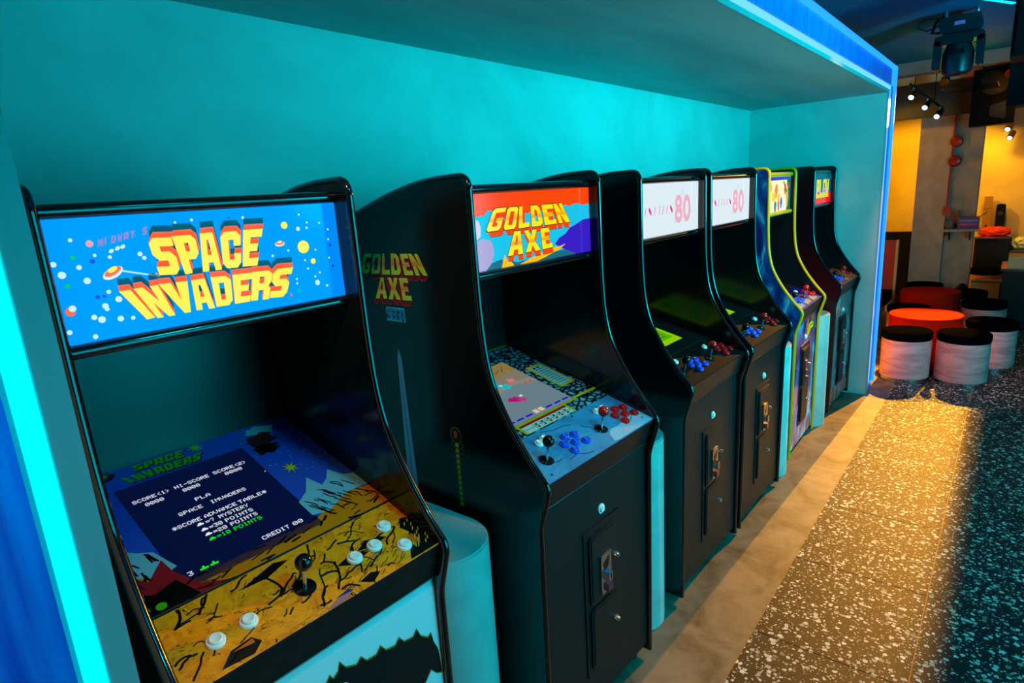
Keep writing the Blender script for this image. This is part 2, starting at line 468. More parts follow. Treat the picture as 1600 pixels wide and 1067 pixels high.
# floor: concrete strip in front of the machines, terrazzo slabs beyond it
o = struct('floor', MB().box((-3.2, -0.30, -0.06), (9.4, 1.5, 0.0)), M_CONC)
o['label'] = 'smooth mottled concrete strip under and before the machines'
fb = struct('floor', MB().box((-3.2, -3.4, -0.06), (9.4, -0.30, -0.0025)), M_BRASS)
fb['label'] = 'dark terrazzo slabs speckled with pale stone chips, thin divider lines'
rows = [-0.303, -0.815, -1.335, -1.855, -2.375, -2.9, -3.4]
tile_me = {}
for j in range(6):
    y1, y0 = rows[j], rows[j+1]
    i = 0
    x = -3.195
    while x < 9.3:
        x1 = min(x+0.5925, 9.4)
        key = (j, round(x1-x, 3))
        if key not in tile_me:
            mb = MB(); ww = x1-x-0.004; dd = y1-y0-0.004
            mb.add([(0, 0, 0), (ww, 0, 0), (ww, dd, 0), (0, dd, 0), (0, 0, -0.02), (ww, 0, -0.02), (ww, dd, -0.02), (0, dd, -0.02)],
                   [(0, 1, 2, 3), (0, 4, 5, 1), (1, 5, 6, 2), (2, 6, 7, 3), (3, 7, 4, 0)])
            tile_me[key] = mb.mesh('terrazzo_slab', M_TERR, False)
        if not (x > 7 and j > 3):
            link('terrazzo_slab', tile_me[key], fb, (x+0.002, y0+0.002, 0.0))
        x = x1
        i += 1

# ceiling beam, fascia and columns at the far end
o = struct('trim_1', MB().box((6.7, -3.4, 2.66), (6.9, 1.35, CZ)), M_BEAM); o['label'] = 'grey beam at the edge of the dark ceiling'
o = struct('trim_2', MB().box((7.28, -3.4, 2.26), (7.36, 1.35, 2.62)), M_FASCIA); o['label'] = 'dark brown fascia above the far columns'
struct('ceiling', MB().box((6.9, -3.4, 2.7), (7.36, 1.35, 2.76)), M_FASCIA)['label'] = 'dark brown strip of ceiling behind the beam'
o = struct('wall_column', MB().box((7.5, -0.325, 0), (7.85, -0.015, 2.62)), M_COLUMN); o['label'] = 'square grey concrete column behind the red tables'
o = struct('wall_column', MB().box((7.62, -0.60, 0), (7.9, -0.327, 2.62)), M_COLUMN); o['label'] = 'grey wall pier carrying the shelf, right of the column'

# the room opposite, seen only as reflections: dark wall with a backlit cyan glass screen
struct('wall_front', MB().box((-3.2, -3.55, 0), (9.4, -3.4, 3.0)), M_DARKWALL)
wm = mat('cyan_glass', (10, 40, 44), rough=0.2, emit=(0, 216, 238), strength=WINDOW_L)
win = struct('window_1', MB().box((-0.35, -3.38, 0.10), (3.55, -3.36, 0.14)), mat('mullion_blue', (10, 50, 110), rough=0.4))
win['label'] = 'wide backlit cyan glass screen across the room'
mm = MB()
for x in [-0.33, 0.45, 1.23, 2.01, 2.79, 3.53]: mm.box((x-0.02, -3.385, 0.12), (x+0.02, -3.345, 2.35))
mm.box((-0.35, -3.385, 2.33), (3.55, -3.345, 2.37)); mm.box((-0.35, -3.385, 1.98), (3.55, -3.345, 2.01))
mm.build('mullion', mat('mullion_blue', (10, 50, 110)), win)
for i in range(5):
    a = -0.31+i*0.78
    MB().box((a, -3.375, 0.14), (a+0.74, -3.365, 2.33)).build('pane', wm, win)

# ------------------------------------------------------------------ LED portal frame
M_BAND = mat('brushed_panel', (70, 120, 190), rough=0.35, metal=0.3)
nt, ns, lk, b = nodes(M_BAND)
g = N(nt, 'ShaderNodeNewGeometry'); mp = N(nt, 'ShaderNodeMapping'); mp.inputs['Scale'].default_value = (60, 1, 4)
n1 = N(nt, 'ShaderNodeTexNoise'); n1.inputs['Scale'].default_value = 1.0; n1.inputs['Detail'].default_value = 4
r_ = ramp(nt, [(0.3, (24, 90, 214)), (0.7, (60, 140, 250))])
lk.new(g.outputs['Position'], mp.inputs[0]); lk.new(mp.outputs[0], n1.inputs['Vector']); lk.new(n1.outputs['Fac'], r_.inputs[0]); lk.new(r_.outputs[0], b.inputs['Base Color'])
M_EDGE = mat('frame_edge', (150, 156, 160), rough=0.4)
M_LEDC = mat('led_cyan', (0, 20, 22), emit=(0, 236, 255), strength=1.6)
M_LEDW = mat('led_blue_white', (0, 10, 22), emit=(96, 176, 255), strength=1.7)
M_LEDB = mat('led_blue', (0, 10, 22), emit=(24, 110, 255), strength=2.8)
FY = NF
def frame_bar(x0, z0, x1, z1, d0, d1): return MB().box((x0, FY-d1, z0), (x1, FY-d0, z1))
o = struct('trim_3', frame_bar(NX0-0.028, NZ, NX1+0.028, NZ+0.020, 0, 0.012), M_EDGE); o['label'] = 'thin edge strip along the lintel'
frame_bar(NX0-0.06, NZ+0.055, NX1+0.06, NZ+0.160, 0, 0.012).build('front_panel', M_BAND, o)
o = struct('trim_4', frame_bar(NX0-0.028, 0.0, NX0, NZ, 0, 0.012), M_EDGE); o['label'] = 'thin edge strip down the left jamb'
frame_bar(NX0-0.163, 0.0, NX0-0.057, NZ+0.05, 0, 0.012).build('front_panel', M_BAND, o)
o = struct('trim_5', frame_bar(NX1, 0.0, NX1+0.026, NZ, 0, 0.012), M_EDGE); o['label'] = 'thin edge strip down the right jamb'
frame_bar(NX1+0.06, 0.02, NX1+0.165, NZ+0.05, 0, 0.012).build('front_panel', M_BAND, o)
def led(mb, m, label): return tag(mb.build('led_strip', m), label, 'light strip', 'LED strips around the niche')
led(frame_bar(NX0-0.05, 0.0, NX0-0.030, NZ+0.02, 0, 0.014), M_LEDC, 'bright cyan light strip running down the left jamb')
led(frame_bar(NX0-0.050, NZ+0.024, NX1+0.05, NZ+0.047, 0, 0.014), M_LEDW, 'pale blue light strip along the lower edge of the lintel')
led(frame_bar(NX0-0.19, NZ+0.164, NX1+0.19, NZ+0.184, -0.01, 0.030), M_LEDB, 'blue light strip along the top edge of the lintel')
led(frame_bar(NX0-0.19, 0.0, NX0-0.17, NZ+0.162, 0, 0.030), M_LEDB, 'blue light strip on the outer edge of the left jamb')
led(frame_bar(NX1+0.03, 0.10, NX1+0.05, NZ+0.02, 0, 0.014), M_LEDW, 'pale blue light strip on the inner edge of the right jamb')
led(frame_bar(NX1+0.17, 0.07, NX1+0.19, NZ+0.162, -0.01, 0.030), M_LEDB, 'blue light strip on the outer edge of the right jamb')
led(frame_bar(NX1+0.05, 0.07, NX1+0.168, 0.09, 0.012, 0.016), M_LEDB, 'short blue light strip across the foot of the right jamb')

# ------------------------------------------------------------------ arcade cabinets
def catmull(pts, n=5):
    out = []
    for i in range(len(pts)-1):
        p0 = Vector(pts[max(i-1, 0)]); p1 = Vector(pts[i]); p2 = Vector(pts[i+1]); p3 = Vector(pts[min(i+2, len(pts)-1)])
        for k in range(n):
            t = k/n
            out.append(0.5*((2*p1)+(-p0+p2)*t+(2*p0-5*p1+4*p2-p3)*t*t+(-p0+3*p1-3*p2+p3)*t**3))
    out.append(Vector(pts[-1]))
    return [(v[0], v[1]) for v in out]
def corner(a, b, c, r, n=4):
    a, b, c = Vector(a), Vector(b), Vector(c)
    p = b+(a-b).normalized()*r; q = b+(c-b).normalized()*r
    return [tuple((1-t)**2*p+2*t*(1-t)*b+t*t*q) for t in [i/n for i in range(n+1)]]
BEND, ELB = (-0.002, 0.817), (-0.040, 0.947)
FRONT = [(0.004, 0.022)]+corner((0.004, 0.022), BEND, ELB, 0.02)+corner(BEND, ELB, (0.02, 1.014), 0.022)
FRONT += catmull([(0.02, 1.014), (0.072, 1.083), (0.113, 1.150), (0.143, 1.217), (0.161, 1.30), (0.169, 1.40), (0.172, 1.50)], 4)
FRONT += corner((0.172, 1.5), (0.174, 1.771), (0.30, 1.769), 0.036, 6)
FRONT += catmull([(0.295, 1.769), (0.37, 1.762), (0.45, 1.748), (0.53, 1.730), (0.66, 1.693), (0.70, 1.68)], 3)[0:]
SIDE = FRONT+[(0.70, 0.03), (0.60, 0.022)]
TH = 0.018
CPA, CPB = (-0.026, 0.953), (0.150, 1.005)
BZA, BZB = (0.152, 1.009), (0.625, 1.135)
CPT = math.atan2(CPB[1]-CPA[1], CPB[0]-CPA[0])

btn_me = {}
def button_mesh(m, r=0.0165):
    k = (m.name, r)
    if k not in btn_me:
        mb = MB().lathe([(r, 0), (r, 0.0035), (r*0.93, 0.0058), (r*0.74, 0.0062), (r*0.71, 0.0050), (r*0.69, 0.0100), (r*0.60, 0.0112), (r*0.3, 0.0100), (0.0005, 0.0096)], 24)
        btn_me[k] = mb.mesh('push_button', m)
    return btn_me[k]
wash_me = MB().lathe([(0.0225, 0), (0.0225, 0.0012), (0.019, 0.0022), (0.006, 0.003), (0.0005, 0.003)], 24).mesh('dust_washer', M_BLACKPL)
shaft_me = MB().lathe([(0.0046, 0), (0.0046, 0.042), (0.0038, 0.052)], 12).mesh('shaft', M_CHROME)
ball_me = {}
def ball_mesh(m):
    if m.name not in ball_me:
        ball_me[m.name] = MB().sphere((0, 0, 0), 0.0175, 24).mesh('ball_top', m)
    return ball_me[m.name]
def cp_point(x, v, h=0.0):
    return (x, CPA[0]+(CPB[0]-CPA[0])*v-math.sin(CPT)*h, CPA[1]+(CPB[1]-CPA[1])*v+math.cos(CPT)*h)
def joystick(root, x, v, m):
    j = link('joystick', shaft_me, root, cp_point(x, v, 0.001), (CPT*0.6, 0, 0))
    link('dust_washer', wash_me, j, (0, 0, 0), (CPT*0.4, 0, 0))
    b_ = link('ball_top', ball_mesh(m), j, (0, 0, 0.062))
    return j
def push(root, x, v, m, r=0.0165):
    return link('push_button', button_mesh(m, r), root, cp_point(x, v, 0.0008), (CPT, 0, 0))

# shared coin door hardware (built around x = 0)
_mb = MB().prism(rrect(-0.105, 0.168, 0.105, 0.692, 0.004), -0.004, 0.0, 'y'); door_frame_me = _mb.mesh('door_frame', M_BLACK)
def door(z0, z1):
    mb = MB(); mb.prism(rrect(-0.084, z0, 0.084, z1, 0.018), -0.011, -0.004, 'y'); mb.prism(rrect(-0.075, z0+0.009, 0.075, z1-0.009, 0.013), -0.0135, -0.011, 'y')
    return mb
up_me = door(0.425, 0.668).mesh('coin_door', M_BLACK); lo_me = door(0.188, 0.412).mesh('cash_door', M_BLACK)
cm = MB(); cm.prism(rrect(-0.036, 0.448, 0.022, 0.588, 0.004), -0.020, -0.0135, 'y')
cm.prism([(-0.028, 0.555), (0.012, 0.575), (0.004, 0.535), (-0.018, 0.53)], -0.0205, -0.0195, 'y', 1)
cm.box((-0.014, -0.034, 0.492), (0.008, -0.02, 0.522)); cm.box((-0.012, -0.030, 0.452), (0.014, -0.02, 0.478), 2); cm.box((-0.004, -0.0345, 0.498), (0.002, -0.0335, 0.518), 1)
for zz in (0.455, 0.581):
    for xx in (-0.030, 0.016): cm.lathe([(0.003, -0.022), (0.003, -0.02)], 8, 0, (xx, 0, zz), 'y')
mech_me = cm.mesh('coin_plate', [M_CHROME, M_BLACKPL, mat('pink_steel', (150, 110, 130), rough=0.3, metal=1.0)])
lock_me = MB().lathe([(0.0005, -0.027), (0.006, -0.027), (0.0075, -0.025), (0.0095, -0.018), (0.0105, -0.0135)], 16, 0, (0, 0, 0), 'y').mesh('lock', M_CHROME)
credit_me = MB().lathe([(0.0005, -0.010), (0.008, -0.011), (0.0105, -0.009), (0.0115, -0.004), (0.0165, -0.004), (0.0165, 0.0)], 24, 0, (0, 0, 0), 'y').mesh('credit_button', M_WHITEPL)
foot_me = MB().lathe([(0.02, 0), (0.02, 0.010), (0.007, 0.014), (0.007, 0.04)], 14).mesh('levelling_foot', M_RUBBER)

def cabinet(label, x0, dy, yaw, w_, ym=0.20, side=M_GLOSS, side_r=None, trim=M_TRIM, front=M_BLACK, retainer=None, marquee=None, bezel=None, cp=None, screen=None, scr_rect=(0.14, 0.11, 0.46, 0.79), coin=True):
    root = thing('arcade_cabinet', label, 'arcade machine', (x0, dy, 0), yaw, 'arcade machines in the niche')
    R = {'root': root, 'w': w_, 'ym': ym}
    for i, xa in enumerate((0.0, w_-TH)):
        mb = MB().prism(SIDE, xa, xa+TH, 'x')
        sp = mb.build('side_panel', side if (i == 0 or side_r is None) else side_r, root)
        xm = xa+TH/2
        tb = MB().tube([(xm, y, z) for y, z in FRONT[:-2]], TH/2+0.0012, 10)
        tb.build('edge_trim', trim, sp)
        R['side%d' % i] = sp
    xa, xb = TH, w_-TH
    ib = MB().prism([(ym+0.03, 1.745), (0.30, 1.748), (0.45, 1.728), (0.66, 1.672), (0.66, 1.655), (0.45, 1.710), (ym+0.03, 1.730)], xa, xb, 'x')
    ib.build('roof_panel', M_BLACK, root)
    MB().prism([(ym+0.035, 1.495), (BZB[0]+0.005, 1.495), (BZB[0]+0.005, 1.507), (ym+0.035, 1.507)], xa, xb, 'x').build('marquee_box_base', M_BLACK, root)
    MB().box((xa, BZB[0]+0.001, 1.10), (xb, BZB[0]+0.013, 1.495)).build('inner_panel', M_INNER, root)
    MB().box((xa, 0.682, 0.05), (xb, 0.694, 1.665)).build('rear_panel', M_BLACK, root)
    mq = MB().box((xa, ym, 1.510), (xb, ym+0.006, 1.726)).build('marquee_panel', marquee or glow('white', (222, 238, 246)), root)
    R['marquee'] = mq
    R['msheet'] = Sheet((xa, ym, 1.513), (xb-xa, 0, 0), (0, 0, 0.209))
    rm = retainer or M_TRIM
    for zc in (1.502, 1.736):
        rb = MB().tube([(xa, ym-0.002, zc), (xb, ym-0.002, zc)], 0.0125, 12)
        rb.build('marquee_retainer', rm, root)
    # bezel, screen
    bz = MB().prism([BZA, BZB, (BZB[0], BZB[1]-0.012), (BZA[0], BZA[1]-0.012)], xa, xb, 'x').build('bezel', bezel or M_BLACK, root)
    R['bezel'] = bz
    V = (0, BZB[0]-BZA[0], BZB[1]-BZA[1])
    R['bsheet'] = Sheet((xa, BZA[0], BZA[1]), (xb-xa, 0, 0), V)
    u0, v0, u1, v1 = scr_rect
    A = lambda x, v, k: R['bsheet'].P((x-xa)/(xb-xa), v, k)
    q = [A(u0, v0, 1), A(u1, v0, 1), A(u1, v1, 1), A(u0, v1, 1)]
    s_ = MB().add(q, [(0, 1, 2, 3)], 0, [(0, 0), (1, 0), (1, 1), (0, 1)]).build('screen', screen or glow('dark_screen', (18, 24, 30), 0.5), root, False)
    R['screen'] = s_
    R['ssheet'] = Sheet(q[0], q[1]-q[0], q[3]-q[0], eps=0.0004)
    # control panel
    pc = MB().prism([CPA, CPB, (CPB[0], CPB[1]-0.016), (CPA[0]+0.006, CPA[1]-0.016)], xa, xb, 'x').build('control_panel', cp or M_BLACK, root)
    R['cp'] = pc
    R['csheet'] = Sheet((xa, CPA[0], CPA[1]), (xb-xa, 0, 0), (0, CPB[0]-CPA[0], CPB[1]-CPA[1]), eps=0.0004)
    MB().prism([(CPA[0]+0.001, 0.9515), (0.001, 0.860), (0.016, 0.860), (CPA[0]+0.016, 0.9515)], xa, xb, 'x').build('control_lip', M_BLACK, root)
    MB().tube([(xa, 0.001, 0.8585), (xb, 0.001, 0.8585)], 0.0016, 6).build('seam_strip', mat('seam', (70, 74, 76), rough=0.25, metal=0.6), root)
    fp = MB().box((xa, 0.008, 0.052), (xb, 0.024, 0.857)).build('front_panel', front, root)
    R['front'] = fp
    R['fsheet'] = Sheet((0, 0.008, 0), (1, 0, 0), (0, 0, 1))
    xc = w_/2+0.012
    if coin:
        df = link('door_frame', door_frame_me, root, (xc, 0.008, 0))
        ud = link('coin_door', up_me, root, (xc, 0.008, 0)); link('coin_plate', mech_me, ud); link('lock', lock_me, ud, (0.058, 0, 0.548))
        ld = link('cash_door', lo_me, root, (xc, 0.008, 0)); link('lock', lock_me, ld, (0.052, 0, 0.310))
    link('credit_button', credit_me, root, (xc, 0.008, 0.735))
    for fx in (0.06, w_-0.06):
        for fy in (0.05, 0.62): link('levelling_foot', foot_me, root, (fx, fy, 0))
    MB().box((xa, 0.03, 0.04), (xb, 0.68, 0.055)).build('base_board', M_BLACK, root)
    return R

def two_player(R, sx=(0.105, 0.388), whites=((0.150, 0.74), (0.182, 0.78), (0.463, 0.76), (0.496, 0.765)), s=1.0):
    root = R['root']
    joystick(root, sx[0], 0.38, M_BLACKPL); joystick(root, sx[1], 0.38, M_REDPL)
    for bx, m in ((0.248, M_BLUEPL), (0.532, M_REDPL)):
        for dx, v in ((-0.002, 0.60), (0.034, 0.55), (-0.034, 0.475), (0.003, 0.395), (0.038, 0.315), (-0.032, 0.262)):
            push(root, bx+dx*1.05, v*1.0, m, 0.0158)
    for x, v in whites: push(root, x, v, M_WHITEPL, 0.0145)

# ---------- cabinet 1: blue space marquee ---------------------------------------------------
G_Y, G_R, G_D = glow('yellow', (255, 236, 0)), glow('orange_red', (255, 84, 8)), glow('slate', (10, 78, 104))
G_W = glow('dot_white', (200, 236, 255)); G_B = glow('dot_blue', (30, 20, 220)); G_G = glow('dot_green', (0, 200, 60)); G_P = glow('dot_pink', (235, 150, 160))
m_ink = printed('ink', (6, 8, 10)); 
m_cpy = mat('ochre_overlay', (206, 140, 12), rough=0.32)
nt, ns, lk, b = nodes(m_cpy)
uvn = N(nt, 'ShaderNodeTexCoord'); mp = N(nt, 'ShaderNodeMapping'); mp.inputs['Scale'].default_value = (3.4, 1.5, 1); mp.inputs['Rotation'].default_value = (0, 0, 0.35)
n1 = N(nt, 'ShaderNodeTexNoise'); n1.inputs['Scale'].default_value = 3.0; n1.inputs['Detail'].default_value = 5; n1.inputs['Distortion'].default_value = 1.6
lk.new(uvn.outputs['UV'], mp.inputs[0]); lk.new(mp.outputs[0], n1.inputs['Vector'])
wv = N(nt, 'ShaderNodeMath', operation='MULTIPLY'); wv.inputs[1].default_value = 9.0; lk.new(n1.outputs['Fac'], wv.inputs[0])
fr = N(nt, 'ShaderNodeMath', operation='FRACT'); lk.new(wv.outputs[0], fr.inputs[0])
n2 = N(nt, 'ShaderNodeTexNoise'); n2.inputs['Scale'].default_value = 4.5; lk.new(mp.outputs[0], n2.inputs['Vector'])
th = N(nt, 'ShaderNodeMapRange'); th.inputs['From Min'].default_value = 0.48; th.inputs['From Max'].default_value = 0.78; th.inputs['To Min'].default_value = 0.0; th.inputs['To Max'].default_value = 0.34
lk.new(n2.outputs['Fac'], th.inputs['Value'])
lt = N(nt, 'ShaderNodeMath', operation='LESS_THAN'); lk.new(fr.outputs[0], lt.inputs[0]); lk.new(th.outputs[0], lt.inputs[1])
base = ramp(nt, [(0.3, (222, 112, 6)), (0.55, (255, 158, 12)), (0.75, (232, 100, 26))]); lk.new(n1.outputs['Fac'], base.inputs[0])
mx = N(nt, 'ShaderNodeMix', data_type='RGBA'); mx.inputs[7].default_value = (*lin((10, 10, 8)), 1)
lk.new(lt.outputs[0], mx.inputs[0]); lk.new(base.outputs[0], mx.inputs[6]); lk.new(mx.outputs[2], b.inputs['Base Color'])

M1 = cabinet('black arcade machine with blue starry yellow-lettered marquee, nearest the camera', -0.9219, 0.0578, -0.0423, 0.5925, ym=0.222,
             marquee=glow('azure', (0, 142, 250)), bezel=M_BLACK, scr_rect=(0.112, 0.055, 0.412, 0.83),
             screen=mat('crt_navy', (4, 8, 24), rough=0.08, emit=(12, 30, 92), strength=0.3), front=printed('kick_white', (206, 214, 220), 0.3))
sh = M1['msheet']
SI = [('S', [[0.289, 0.804], [0.363, 0.793], [0.372, 0.463], [0.305, 0.478]]), ('P', [[0.365, 0.803], [0.438, 0.8], [0.444, 0.463], [0.385, 0.457]]), ('A', [[0.454, 0.805], [0.501, 0.807], [0.51, 0.456], [0.444, 0.458]]), ('C', [[0.524, 0.803], [0.598, 0.798], [0.58, 0.454], [0.516, 0.465]]), ('E', [[0.609, 0.805], [0.683, 0.8], [0.641, 0.452], [0.585, 0.458]]), ('I', [[0.179, 0.388], [0.212, 0.386], [0.267, 0.119], [0.242, 0.113]]), ('N', [[0.222, 0.391], [0.294, 0.397], [0.33, 0.108], [0.274, 0.109]]), ('V', [[0.296, 0.402], [0.388, 0.395], [0.392, 0.111], [0.349, 0.114]]), ('A', [[0.398, 0.395], [0.447, 0.399], [0.463, 0.11], [0.4, 0.118]]), ('D', [[0.466, 0.401], [0.536, 0.392], [0.528, 0.114], [0.469, 0.118]]), ('E', [[0.543, 0.394], [0.618, 0.39], [0.592, 0.115], [0.535, 0.116]]), ('R', [[0.618, 0.396], [0.698, 0.387], [0.665, 0.106], [0.595, 0.119]]), ('S', [[0.701, 0.395], [0.781, 0.388], [0.734, 0.1], [0.669, 0.116]])]
for i, (ch, q) in enumerate(SI):
    dx = 0.006 if i < 5 else 0.0
    sh.extr(ch, q, G_D, 2, (0.002, 0.055), 6, (dx, 0.05)); sh.extr(ch, q, G_R, 3, (dx, 0.05), 6); sh.glyph(ch, q, G_Y, 4)
sh.flush('lettering', M1['marquee'])
WH = [(0.026, 0.663, 0.0175), (0.041, 0.574, 0.0228), (0.088, 0.62, 0.0158), (0.101, 0.507, 0.021), (0.151, 0.396, 0.014), (0.174, 0.324, 0.021), (0.134, 0.284, 0.0193), (0.137, 0.257, 0.014), (0.098, 0.206, 0.0175), (0.117, 0.177, 0.0228), (0.168, 0.16, 0.0193), (0.203, 0.149, 0.014), (0.027, 0.117, 0.0158), (0.09, 0.047, 0.0158), (0.048, 0.302, 0.021), (0.174, 0.677, 0.0123), (0.26, 0.678, 0.0158), (0.27, 0.641, 0.014), (0.383, 0.919, 0.0088), (0.437, 0.931, 0.0105), (0.614, 0.92, 0.0105), (0.835, 0.91, 0.0088), (0.865, 0.825, 0.0088), (0.824, 0.768, 0.0175), (0.861, 0.77, 0.0105), (0.919, 0.81, 0.0088), (0.954, 0.735, 0.0088), (0.95, 0.63, 0.0088), (0.887, 0.537, 0.0088), (0.835, 0.441, 0.0088), (0.943, 0.434, 0.0088), (0.843, 0.352, 0.0088), (0.892, 0.295, 0.0088), (0.87, 0.259, 0.0088), (0.876, 0.191, 0.0228), (0.917, 0.144, 0.0105), (0.789, 0.261, 0.0088), (0.788, 0.216, 0.0088), (0.705, 0.526, 0.0105), (0.771, 0.562, 0.0088), (0.081, 0.839, 0.0123), (0.135, 0.703, 0.0105)]
for u, v, r in WH: sh.disc(u, v, r*1.25, G_W, 5)
for u, v, r in [(0.769, 0.815, 0.03), (0.836, 0.58, 0.055), (0.87, 0.422, 0.024)]: sh.disc(u, v, r*1.2, G_Y, 5)
for u, v, r in [(0.126, 0.657, 0.0158), (0.119, 0.364, 0.014), (0.137, 0.363, 0.0105), (0.564, 0.928, 0.0088), (0.955, 0.568, 0.0123), (0.956, 0.343, 0.0123)]: sh.disc(u, v, r*1.25, G_B, 5)
for u, v, r in [(0.078, 0.703, 0.014), (0.048, 0.484, 0.014), (0.792, 0.141, 0.0123)]: sh.disc(u, v, r*1.25, G_G, 5)
sh.disc(0.041, 0.278, 0.036, G_R, 4); sh.disc(0.757, 0.109, 0.011, G_R, 5); sh.disc(0.128, 0.799, 0.028, G_P, 5)
sh.flush('stars', M1['marquee'])['kind'] = 'stuff'
for u, v, s_, rt_ in [(0.174, 0.546, 1.0, 0.45), (0.741, 0.637, 0.62, 0.05)]:
    sh.disc(u, v, 0.085*s_, glow('saucer_white', (240, 240, 240)), 4, 18, None, 0.5, rt_); sh.disc(u, v+0.012*s_, 0.072*s_, G_R, 5, 18, None, 0.42, rt_); sh.disc(u, v+0.028*s_, 0.04*s_, G_Y, 6, 16, None, 0.5, rt_); sh.flush('saucer', M1['marquee'])
sh.poly([(0.202, 0.56), (0.202, 0.545), (0.307, 0.462), (0.307, 0.492), (0.297, 0.505), (0.29, 0.489)], glow('beam', (190, 226, 255)), 2)
sh.flush('beam', M1['marquee'])
g_mid = glow('violet', (150, 120, 190))
mw = "MIDWAY'S"
for i, ch in enumerate(mw):
    if ch in GLY:
        u = 0.148+i*0.0185; v = 0.765+i*0.0098
        wd = 0.014 if ch != 'I' else 0.005
        sh.glyph(ch, [(u+0.005, v+0.062), (u+0.005+wd, v+0.067), (u+wd, v+0.006), (u, v)], g_mid, 4)
for u, v in ((0.182, 0.725), (0.200, 0.742), (0.216, 0.752)): sh.disc(u, v, 0.022, G_W, 4, 10, None, 0.7, 0.6)
sh.build('caption', M1['marquee'])
# bezel print
bs = M1['bsheet']
pb = lambda n, c: printed(n, c, 0.28)
o_, mt, mk = pb('bezel_ochre', (214, 120, 12)), pb('mountain', (110, 176, 196)), m_ink
bs.rect(0, 0, 1, 1, printed('bezel_blue', (36, 76, 186), 0.25), 0.6)
bs.poly([(0, 0), (1, 0), (1, 0.16), (0.9, 0.185), (0.76, 0.13), (0.7, 0.1), (0.6, 0.1), (0.2, 0.1), (0.13, 0.2), (0.0, 0.34)], o_, 1)
bs.poly([(0.70, 0.13), (0.70, 0.25), (0.76, 0.30), (0.815, 0.40), (0.84, 0.30), (0.88, 0.33), (0.92, 0.395), (0.955, 0.31), (1.0, 0.29), (1.0, 0.17), (0.9, 0.18), (0.77, 0.11)], mt, 2)
bs.poly([(0.0, 0.43), (0.025, 0.44), (0.05, 0.50), (0.07, 0.42), (0.11, 0.37), (0.155, 0.335), (0.19, 0.2), (0.12, 0.17), (0.0, 0.30)], mt, 2)
for i in range(26):
    u = random.uniform(0.71, 0.97); v = random.uniform(0.12, 0.30); bs.line([(u, v), (u+random.uniform(0.01, 0.03), v-random.uniform(0.02, 0.06)), (u+0.03, v-0.07)], 0.006, mk, 3)
for i in range(18):
    u = random.uniform(0.0, 0.15); v = random.uniform(0.2, 0.38); bs.line([(u, v), (u+random.uniform(0.0, 0.02), v-random.uniform(0.03, 0.08))], 0.007, mk, 3)
for i in range(40):
    u = random.uniform(0.0, 1.0); v = random.uniform(0.0, 0.10); bs.line([(u, v), (u+random.uniform(0.02, 0.06), v+random.uniform(-0.02, 0.03))], random.uniform(0.004, 0.012), mk, 3)
red_d, grn = pb('bezel_red', (150, 26, 34)), pb('bezel_green', (70, 170, 20))
bs.poly([(0.0, 0.20), (0.05, 0.24), (0.09, 0.18), (0.16, 0.27), (0.17, 0.18), (0.22, 0.05), (0.3, 0.0), (0.0, 0.0)], red_d, 3)
bs.poly([(0.02, 0.16), (0.08, 0.10), (0.16, 0.13), (0.20, 0.0), (0.0, 0.0)], mk, 4)
for u, v in ((0.03, 0.04), (0.08, 0.03)): bs.disc(u, v, 0.02, grn, 5)
for u, v, s_ in ((0.163, 0.952, 0.055), (0.045, 0.715, 0.075)):
    bs.disc(u, v, s_*1.08, mk, 2, 18, None, 0.55, 0.25); bs.disc(u, v+0.005, s_, red_d, 3, 18, None, 0.5, 0.25); bs.disc(u-0.003, v+0.012, s_*0.6, grn, 4, 16, None, 0.45, 0.25)
bs.line([(0.08, 0.735), (0.13, 0.70)], 0.005, mk, 2)
def warp_word(txt, TL, TR, BR, BL, m, k, shm):
    n = len(txt)
    for i, ch in enumerate(txt):
        a, c = i/n, (i+0.86)/n
        L = lambda p, q, t: (p[0]+(q[0]-p[0])*t, p[1]+(q[1]-p[1])*t)
        q = [L(TL, TR, a), L(TL, TR, c), L(BL, BR, c), L(BL, BR, a)]
        if ch == 'I': q = [L(TL, TR, a+0.2/n), L(TL, TR, a+0.6/n), L(BL, BR, a+0.6/n), L(BL, BR, a+0.2/n)]
        shm.glyph(ch, q, m_ink, k, (0.004, -0.006), 0.12); shm.glyph(ch, q, m, k+1)
warp_word('SPACE', (0.285, 0.985), (0.505, 0.985), (0.485, 0.92), (0.28, 0.935), grn, 2, bs)
warp_word('INVADERS', (0.212, 0.912), (0.558, 0.908), (0.527, 0.848), (0.237, 0.852), grn, 2, bs)
warp_word('MIDWAYS', (-0.06+0.062, 0.83), (0.12, 0.885), (0.115, 0.835), (0.002, 0.79), red_d, 2, bs)
yl = pb('bezel_yellow', (190, 190, 20))
for u, v, s_ in ((0.545, 0.965, 0.05), (0.80, 0.52, 0.05)):
    pts = []
    for i in range(16):
        a = math.pi*2*i/16; r = s_*(1 if i % 2 == 0 else 0.35); pts.append((u+r*math.cos(a)*0.75, v+r*math.sin(a)))
    bs.poly(pts, yl, 3)
